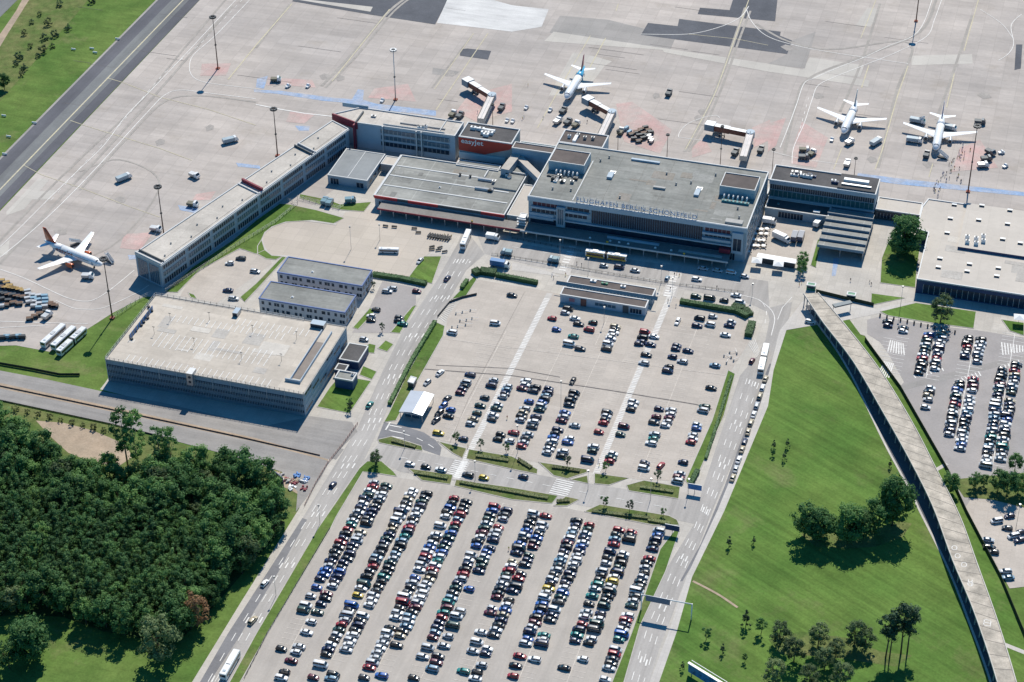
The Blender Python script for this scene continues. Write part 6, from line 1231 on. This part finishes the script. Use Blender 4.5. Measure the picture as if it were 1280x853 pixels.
def crown_mb(rx, z0, z1, n_cl, n_lf, ls, mat, seed, shape='round', core=True):
    r_ = random.Random(seed); b = MB(); H_ = z1-z0
    for k in range(n_cl):
        t = r_.random()
        if shape == 'round': prof = math.sin(math.pi*(.12+.82*t))**.55
        elif shape == 'cone': prof = (1-t)**.75+.06
        elif shape == 'pine': prof = math.sin(math.pi*(.15+.75*t))**.8*(.75+.5*r_.random())
        elif shape == 'tall': prof = math.sin(math.pi*(.1+.8*t))**.6
        a_ = r_.random()*2*math.pi; rad = rx*prof*math.sqrt(r_.uniform(.15,1)); c_ = Vector((math.cos(a_)*rad, math.sin(a_)*rad, z0+H_*t)); cr = rx*r_.uniform(.22,.40)*(1 if shape != 'cone' else .55+.5*(1-t))
        for j in range(n_lf):
            d0 = Vector((r_.gauss(0,1),r_.gauss(0,1),r_.gauss(0,1)*.8+.45)).normalized(); d = d0*cr*r_.uniform(.8,1.1); nn = (d0+.35*Vector((c_.x/rx, c_.y/rx, (c_.z-(z0+z1)/2)/(H_*.5)))); leaf(b, c_+d, ls, mat, r_, nrm=nn)
        if core:   # darker inside of a clump
            q = cr*.62
            b.grid([[tuple(c_+Vector((math.cos(x)*q*m_, math.sin(x)*q*m_, q*h_*.8))) for x in (0,1.26,2.51,3.77,5.03)] for m_, h_ in ((.3,-.9),(.95,-.3),(.95,.35),(.3,.9))], mat, False)
    return b
def trunk_mb(h_, r0, rx, seed, mat=BARK, limbs=5, z1=None):
    r_ = random.Random(seed); b = MB(); lean = Vector((r_.uniform(-.3,.3), r_.uniform(-.3,.3), 0)); z1 = z1 or h_
    b.tube((0,0,-.2),(lean.x,lean.y,h_*.5),r0,r0*.7,mat,7); b.tube((lean.x,lean.y,h_*.5),(lean.x*1.4,lean.y*1.4,h_),r0*.7,r0*.25,mat,6)
    for i in range(limbs):
        a_ = i*2.4+r_.random(); s_ = Vector((lean.x,lean.y,h_*r_.uniform(.38,.8))); e_ = s_+Vector((math.cos(a_)*rx*.7, math.sin(a_)*rx*.7, h_*.22)); b.tube(s_, e_, r0*.4, r0*.12, mat, 5)
    return b
def tree_proto(name, cat, h_, rx, z0, mat, shape, seed, ncl, nlf, ls, r0=.25, bark=BARK, limbs=5):
    r = empty(name, (0,0,0), 'x', cat, world=False); trunk_mb(h_*.85, r0, rx, seed, bark, limbs).build('trunk', r); crown_mb(rx, z0, h_, ncl, nlf, ls, mat, seed*7+1, shape).build('crown', r); return proto(r)
BR = [tree_proto('broadleaf_tree','tree', 11+i%3, 3.9+.35*(i%3), 3.0, LF, 'round', 11+i, 46, 24, .40) for i in range(4)]
BP = [tree_proto('broadleaf_tree','tree', 11, 3.9, 2.5, LF2, 'round', 31+i, 44, 24, .36) for i in range(2)]
BT = [tree_proto('poplar_tree','tree', 19, 3.0, 5, LF, 'tall', 41+i, 44, 20, .36, .28, BARKL, 8) for i in range(3)]
PN = [tree_proto('pine_tree','tree', 12+i%2, 2.15+.25*i, 4.5, LFP if i < 3 else LF, 'pine', 51+i, 24, 24, .32, .16, BARK, 3) for i in range(4)]
RU = [tree_proto('rusty_tree','tree', 11, 3.3, 1.5, LFB, 'tall', 71, 40, 24, .36)]
BG = [tree_proto('oak_tree','tree', 13, 5.6, 3.0, LF, 'round', 81+i, 95, 26, .42, .4) for i in range(2)]
SM = [tree_proto('young_tree','tree', 5.0, 1.45, 1.4, LFD if i else LF, 'round', 91+i, 18, 16, .24, .1, BARK, 3) for i in range(2)]
CF = [tree_proto('small_conifer','tree', 5.5, 1.3, .5, LFD, 'cone', 95, 26, 14, .22, .1, BARK, 2)]
PT = [tree_proto('scots_pine','tree', 16, 3.0, 8.5, LFD, 'round', 97+i, 34, 24, .34, .24, BARK, 5) for i in range(2)]
SB_ = [tree_proto('bush','bush', 2.4, 1.6, .1, SHR if i else LFD, 'round', 101+i, 14, 16, .24, .08, BARK, 2) for i in range(3)]
def inside(p, poly):
    c_ = False; n = len(poly)
    for i in range(n):
        a, b = poly[i], poly[i-1]
        if (a[1] > p[1]) != (b[1] > p[1]) and p[0] < (b[0]-a[0])*(p[1]-a[1])/(b[1]-a[1])+a[0]: c_ = not c_
    return c_
def scatter(poly, gap, n_max, seed):
    r_ = random.Random(seed); W_ = [G(*p) for p in poly]; xs = [p[0] for p in W_]; ys = [p[1] for p in W_]; out = []
    for _ in range(n_max*60):
        p = (r_.uniform(min(xs),max(xs)), r_.uniform(min(ys),max(ys)))
        if inside(p, W_) and all((p[0]-q[0])**2+(p[1]-q[1])**2 > gap*gap for q in out): out.append(p)
        if len(out) >= n_max: break
    return out
WOOD = [(-40,535),(0,543),(28,552),(70,594),(130,612),(175,606),(215,596),(300,602),(344,628),(356,660),(318,700),(282,742),(255,772),(225,800),(175,798),(130,790),(80,772),(30,768),(-40,775)]
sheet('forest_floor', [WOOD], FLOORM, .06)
CORE = [(-40,590),(10,600),(40,640),(140,660),(225,664),(262,688),(262,716),(240,760),(190,786),(130,782),(60,758),(-40,752)]
cW = [G(*p) for p in CORE]
pts_p = scatter(CORE, 2.9, 280, 5)
for i, p in enumerate(pts_p):
    k = rnd.randrange(4); place(PN[k], (*p,.05), rnd.uniform(0,6.28), 'slender dark green pine in the dense middle of the wood', 'pines in the middle of the wood', scale=rnd.uniform(.85,1.15), cat='pine tree')
pts_b = [p for p in scatter(WOOD, 4.5, 420, 9) if not inside(p, cW)]
for i, p in enumerate(pts_b):
    k = rnd.randrange(6); pb = BR[k] if k < 4 else BP[k-4] if rnd.random() < .25 else BR[k-2]
    s_ = rnd.uniform(.7,1.35); place(pb, (*p,.05), rnd.uniform(0,6.28), 'broad leafy tree on the rim of the wood', 'leafy trees on the rim of the wood', scale=s_, cat='tree')
def plant(pb, px, py, lb, s_=1, grp=None, cat='tree', z=.12): place(pb, (*G(px,py),z), rnd.uniform(0,6.28), lb, grp, scale=s_, cat=cat)
plant(RU[0], 247, 784, 'rusty brown tree at the road side edge of the wood', 1.3); plant(BP[0], 203, 826, 'pale grey green tree at the lower edge of the wood', 1.65); plant(BG[0], 40, 822, 'big dark tree standing apart at the bottom left meadow', 1.15); plant(BR[1], 12, 836, 'smaller dark tree left of the big meadow tree', 1.0); plant(BR[2], 218, 800, 'leafy tree between the pale tree and the rusty tree', .9)
for i, (px, py, s_) in enumerate(((160,584,1.2),(174,588,1.22),(203,590,.95),(217,592,.95))): plant(BT[i%3], px, py, f'tall pale stemmed poplar, {ordn(i+1)} from the left above the wood', s_*1.15, 'poplars at the upper edge of the wood', 'poplar')
plant(BR[0], 138, 597, 'leafy tree at the left foot of the poplars', .95); plant(BR[3], 255, 600, 'round leafy tree on the upper edge right of the poplars', 1.0); plant(BR[2], 280, 605, 'round leafy tree at the upper right corner of the wood', .95)
plant(BG[1], 1129, 318, 'big round dark tree between sawtooth shed and right hall', 1.32); plant(BR[0], 1122, 322, 'smaller tree under the big round tree by the hall', .8); plant(BR[1], 1003, 333, 'dark tree at the corner of the service yard', .55); plant(BR[2], 1001, 343, 'second small tree below the service yard corner', .5)
plant(BP[0], 1175, 405, 'brown green tree standing before the broad hall', 1.2)
plant(BR[3], 1005, 672, 'left tree of the lawn group', 1.3); plant(BG[0], 1024, 676, 'tree just right of the leftmost in the lawn group', .95); plant(BG[1], 1060, 676, 'wide tree in the middle of the lawn group', 1.1); plant(BR[0], 1074, 676, 'tree close behind the wide middle tree', 1.15); plant(BR[2], 1093, 668, 'dark tree between middle and right of the lawn group', 1.1); plant(BG[0], 1115, 657, 'rightmost and largest tree of the lawn group', (1.15,1.15,1.5))
for i, (px, py, s_) in enumerate(((1107,822,.95),(1112,822,.85),(1126,818,1.05),(1134,816,.95))): plant(PT[i%2], px, py, f'tall bare stemmed pine, {ordn(i+1)} from the left in the lower lawn group', s_*1.3, 'tall pines on the lower lawn', 'pine tree')
for i, (px, py, s_) in enumerate(((975,806,.75),(992,828,.8),(1022,810,.8),(1030,838,.75),(1043,826,.7),(1068,810,.85),(1082,812,.7),(966,856,.8),(1010,862,.8),(1050,860,.8))): plant(BP[i%2], px, py, f'grey green tree, {ordn(i+1)} of ten in the thicket on the lower lawn', s_*1.15, 'grey green trees on the lower lawn')
for i, (px, py, s_, k) in enumerate(((932,783,1.35,1),(951,793,1.35,0),(883,800,1.1,0),(903,817,.8,1),(931,828,.7,0),(853,838,.7,1),(911,684,.9,1),(942,681,.7,1),(967,562,.8,1),(984,560,.8,1),(966,570,.7,0),(980,576,.8,1),(1133,641,.6,0),(1112,585,.7,1))):
    plant((SM[0] if k == 0 else CF[0]), px, py, f'{"round" if k == 0 else "pointed"} little tree on the lawn, {["lower left group, top left","lower left group, top right","first beside the billboard","second beside the billboard","below the top pair","behind the billboard","alone near the road bend","alone right of the road bend","upper group top left","upper group top right","upper group low left","upper group lowest","near the covered path kerb","beside the covered path"][i]}', s_)
for i, (px, py, s_) in enumerate(((570,554,1),(601,562,.9),(633,566,.9),(709,584,1),(757,590,.9),(822,602,1),(755.5,634,1),(787,640,1),(829,645,.7),(478,415,.8))): plant(SM[i%2], px, py, f'small round street tree, {ordn(i+1)} from the left on the planted islands' if i < 9 else 'small tree beside the office car park', s_, 'street trees on the planted islands' if i < 9 else None)
plant(BP[1], 470, 583, 'brownish tree at the head of the lower lot verge', .62); plant(SM[0], 437, 508, 'small tree on the garage lawn, upper', .8); plant(SM[1], 438, 514, 'small tree on the garage lawn, lower', .9); plant(SM[1], 467, 361, 'round bush like tree beside the office wall', .7)
for i, (px, py, s_) in enumerate(((1187,617,.8),(1217,610,.55),(1229,608,.4),(1247,615,.85),(1268,590,.7),(1272,618,.7),(1258,620,.8),(1290,600,.9))): plant(BR[i%4], px, py, f'tree beside the dirt parking, {ordn(i+1)} of eight', s_, 'trees round the dirt parking')
for i, (px, py, s_) in enumerate(((61,32,1.5),(69,46,1.4),(56,50,1.3),(55,66,1.6),(24,74,1.5),(85,38,1.2),(31,44,1.1),(30,88,1.2),(48,72,.9),(38,60,1),(75,8,1.2),(115,4,1.3),(50,20,1),(40,30,.9),(66,60,.9),(27,95,1.0),(20,82,.9))): plant(SB_[0] if i%3 else SB_[2], px, py, f'dark bush, {ordn(i+1)} of those scattered on the rough meadow', s_, 'bushes on the rough meadow', 'bush')
plant(BR[3], 6, 112, 'large dark tree on the left edge of the rough meadow', .75)
for i, (px, py) in enumerate(((20,514),(34,517),(48,520),(62,523),(76,527),(90,531),(104,534),(118,537),(130,540))): plant(SB_[1+i%2], px, py, f'low bush, {ordn(i+1)} from the left below the old carriageway', rnd.uniform(.6,1), 'bushes below the carriageway', 'bush')
# hedges: leaf clad boxes
def hedge(pts, w_, h_, lab, mat=HEDGE, seed=1):
    P = [Vector(G(*p)) for p in pts]; r = empty('hedge', (P[0].x,P[0].y,0), lab, 'hedge'); b = MB(); r_ = random.Random(seed)
    for i in range(len(P)-1):
        d = P[i+1]-P[i]; an = math.atan2(d.y,d.x); c_ = (P[i]+P[i+1])/2; b.obox(c_.x,c_.y,d.length,w_*.86,an,.05,h_*.93,mat)
        u = d.normalized(); n_ = Vector((-u.y,u.x))
        for k in range(int(d.length*w_*7)): t, s_ = r_.random(), r_.uniform(-.5,.5); p = P[i]+d*t+n_*(w_*s_); leaf(b, Vector((p.x,p.y,h_*r_.uniform(.86,1.06))), .26, mat, r_, 1)
        for k in range(int(d.length*h_*5)): t = r_.random(); sd = r_.choice((-1,1)); p = P[i]+d*t+n_*(w_*.47*sd); leaf(b, Vector((p.x,p.y,r_.uniform(.2,h_))), .26, mat, r_)
    b.build('foliage', r)
hedge([(592,344),(600,341),(620,344)], 4.2, 2.2, 'thick block of hedge at the top left corner of the upper lot', seed=2); hedge([(620,346),(672,356)], 2.0, 2.0, 'long hedge along the top of the upper lot', seed=3); hedge([(850,379),(890,386),(920,391),(934,398)], 2.4, 2.0, 'hedge along the upper right edge of the upper lot', seed=4); hedge([(915,384),(930,388),(937,396)], 4, 1.6, 'rounded hedge block at the upper right bend', seed=14); hedge([(940,406),(935,422)], 3.4, 2.2, 'short hedge turning down at the right bend', seed=5)
hedge([(544,404),(515,452),(487,507)], 1.7, 1.6, 'dark hedge along the access road beside the upper lot', seed=6); hedge([(466,345),(500,350),(533,357)], 2.6, 1.8, 'hedge between plaza and office car park', seed=7); hedge([(577,362),(584,352)], 1.8, 1.6, 'small hedge in the triangle beside the lot entrance', seed=8)
hedge([(914,472),(900,520),(882,575)], 1.2, 1.2, 'low hedge along the right edge of the upper lot', seed=9); hedge([(872,590),(863,607)], 2.0, 1.6, 'short thick hedge near the blue sign board', seed=10)
for i, (a_, c_) in enumerate((((595,571),(636,577)),((518,592),(560,599)),((575,604),(685,624)),((740,640),(812,649)),((810,651),(838,656)),((800,610),(842,616)),((690,585),(725,590)),((648,576),(664,586)),((490,552),(520,560)),((696,628),(712,627)))):
    hedge([a_, c_], 1.7, .9, f'low shrub planting, {ordn(i+1)} strip on the islands of the middle road', SHR, 20+i)
# ---- people
def person_mesh(top, legs, stride):
    me = bpy.data.meshes.new('person'); V = [(0,0,.92),(0,0,1.12),(0,0,1.38),(0,0,1.50),(0,0,1.66),(.17,0,1.36),(.24,.03,1.10),(.22,.14,.90),(-.17,0,1.36),(-.24,-.03,1.10),(-.22,-.1,.88),(.10,0,.88),(.11,stride*.6,.48),(.11,stride*.9-.05,.06),(.11,stride*.9+.12,.03),(-.10,0,.88),(-.11,-stride*.3,.48),(-.11,-stride,.08),(-.11,-stride+.16,.04)]
    Ed = [(0,1),(1,2),(2,3),(3,4),(2,5),(5,6),(6,7),(2,8),(8,9),(9,10),(0,11),(11,12),(12,13),(13,14),(0,15),(15,16),(16,17),(17,18)]
    me.from_pydata(V, Ed, []); o = bpy.data.objects.new('person', me); col.objects.link(o); md = o.modifiers.new('skin','SKIN'); sv = me.skin_vertices[0].data
    rads = [.15,.14,.16,.07,.115,.07,.05,.04,.07,.05,.04,.09,.065,.045,.04,.09,.065,.045,.04]
    for i, q in enumerate(rads): sv[i].radius = (q, q*.8)
    sv[0].use_root = True; o.modifiers.new('sub','SUBSURF').levels = 1
    dg = bpy.context.evaluated_depsgraph_get(); m2 = bpy.data.meshes.new_from_object(o.evaluated_get(dg)); bpy.data.objects.remove(o)
    skin = M('skin_tone', (.45,.28,.20), .6); hair = M('brown_hair', (.06,.035,.02), .8)
    for m_ in (top, legs, skin, hair): m2.materials.append(m_)
    for p in m2.polygons: z = p.center.z; p.material_index = 3 if z > 1.7 else 2 if z > 1.47 else 0 if z > .93 else 1
    for p in m2.polygons: p.use_smooth = True
    return m2
CL = [('navy', M('navy_cloth', (.02,.03,.08), .8)), ('white', M('white_cloth', (.7,.7,.68), .8)), ('red', M('red_cloth', (.4,.04,.04), .8)), ('black', M('black_cloth', (.02,.02,.02), .8)), ('blue', M('blue_cloth', (.06,.14,.34), .8)), ('yellow', M('yellow_vest', (.6,.6,.08), .7))]
PM = [(c1, c2, person_mesh(m1, m2_, st_)) for (c1, m1), (c2, m2_), st_ in zip(CL, CL[3:]+CL[:3], (.2,.3,.1,.25,.3,.05))]
def folks(lst, where, grp):
    for i, (px, py) in enumerate(lst):
        c1, c2, me = rnd.choice(PM); o = bpy.data.objects.new('person', me); col.objects.link(o); o.location = (*G(px,py),.1); o.rotation_euler = (0,0,rnd.uniform(0,6.28)); tag(o, f'person in {c1} top and {c2} trousers, {ordn(i+1)} {where}', 'person', grp)
folks([(690,345),(692,349),(707,345),(721,331),(727,333),(698,330)], 'on left crossing before terminal', 'people on the left crossing'); folks([(843,345),(846,343),(849,346),(896,361),(838,363),(835,378),(845,384)], 'on right crossing before terminal', 'people on the right crossing')
folks([(1063,352),(1087,354),(1089,357),(1000,352),(1002,355),(999,358),(1020,380),(1031,378)], 'by the covered walkway head', 'people near the covered walkway'); folks([(648,576),(649,580),(585,560),(748,578),(749,583),(634,524),(622,650),(612,662),(636,688)], 'walking in the car parks', 'people in the car parks')
folks([(1186+rnd.uniform(-8,16),196+rnd.uniform(0,34)) for _ in range(26)], 'walking from the blue finned jet', 'passengers walking from the airliner'); folks([(1197+rnd.uniform(0,16),178+rnd.uniform(0,24)) for _ in range(16)], 'queueing beside blue finned jet', 'passengers right of the airliner')
folks([(1170+rnd.uniform(-4,6),225+rnd.uniform(0,26)) for _ in range(14)], 'entering the corner of the broad hall', 'passengers by the hall'); folks([(660,108),(679,149),(655,148),(597,142),(734,154),(653,150)], 'on the apron near jet bridge', 'apron workers'); folks([(535+i*4.2,297+rnd.uniform(-1,2)) for i in range(8)], 'waiting beside the canopy shadow', 'people waiting on the plaza')
# bicycle racks and plaza furniture
bk = empty('bicycle_rack', (0,0,0), 'x', 'bicycle rack', world=False); b = MB(); b.tube((-.9,0,.0),(-.9,0,.9),.06,.06,METAL_D,6); b.tube((.9,0,.0),(.9,0,.9),.06,.06,METAL_D,6); b.tube((-.9,0,.9),(.9,0,.9),.06,.06,METAL_D,6); b.build('hoop', bk); b = MB(); b.box(-1,1,-.25,.25,.3,.75,METAL_D); b.build('bicycle', bk); proto(bk)
for i in range(9): place(bk, (*G(536.5+i*3.1,296+i*.5),.1), math.pi/2-.1, f'dark bicycle rack, {ordn(i+1)} from the left in the row beside the canopy', 'bicycle racks on the plaza', cat='bicycle rack', scale=1.5)
for i, (px, py) in enumerate(((482,284),(493,285),(518,287),(523,292),(540,313),(548,314),(556,316),(540,310),(550,311))): place(bk, (*G(px,py),.1), .1*i, f'scattered dark rack, {ordn(i+1)} of nine on the plaza', 'scattered racks on the plaza', cat='bicycle rack', scale=1.2)
# building site clutter
for i in range(14):
    x, y = G(345+rnd.uniform(0,40), 592+rnd.uniform(0,20)); mt_ = rnd.choice([WHITE, SAND, BLUE, METAL, RED_D, W_CONC]); r = empty('rubble_pile', (x,y,0), f'heap of building rubble, {ordn(i+1)} of fourteen at the road works', 'rubble', 'rubble heaps at the road works'); b = MB()
    for k in range(9): b.obox(x+rnd.uniform(-1.2,1.2),y+rnd.uniform(-1.2,1.2),rnd.uniform(.4,1.8),rnd.uniform(.3,.8),rnd.uniform(0,3),.05,rnd.uniform(.3,.9),mt_)
    b.build('blocks', r)
x, y = G(340,600); x2, y2 = G(355,612); r = empty('site_hoarding', (x,y,0), 'dark tall screen wall at the right corner of the wood', 'hoarding'); b = MB(); d = Vector((x2-x,y2-y)); b.obox((x+x2)/2,(y+y2)/2,d.length,.3,math.atan2(d.y,d.x),.05,5.5,NAVY); b.build('panel', r)
for i, (px, py) in enumerate(((352,640),(350,660))): x, y = G(px,py); r = empty('sign_board', (x,y,0), f'dark board on posts beside the wood, {["upper","lower"][i]} of two', 'sign'); b = MB(); b.box(x-2,x+2,y-.1,y+.1,1.4,3.4,METAL_D); b.build('panel', r); b = MB(); b.box(x-.1,x+.1,y+.11,y+.3,.05,3.2,METAL); b.build('post', r)
# runway side lights and small boxes on the meadow
for i, (px, py) in enumerate(((147,50),(115,62),(119,67),(43,155),(11,172),(6,194),(92,63),(5,146))): x, y = G(px,py); r = empty('marker_board', (x,y,0), f'small white marker board, {ordn(i+1)} from the top on the meadow beside the taxiway', 'marker board', 'marker boards beside the taxiway'); b = MB(); b.box(x-1.2,x+1.2,y-.15,y+.15,.3,1.1,WHITE); b.build('panel', r); b = MB(); b.box(x-.9,x-.8,y-.05,y+.05,0,.3,METAL); b.box(x+.8,x+.9,y-.05,y+.05,0,.3,METAL); b.build('feet', r)
for nme, mb_ in (('white_road_marking', ml), ('guide_line_marking', my), ('bay_marking', mf), ('tar_line', mt)):
    if mb_.f: tag(mb_.build(nme), None, kind='structure')
drop_protos()
for o in list(bpy.data.objects):
    if '_world' in o: del o['_world']
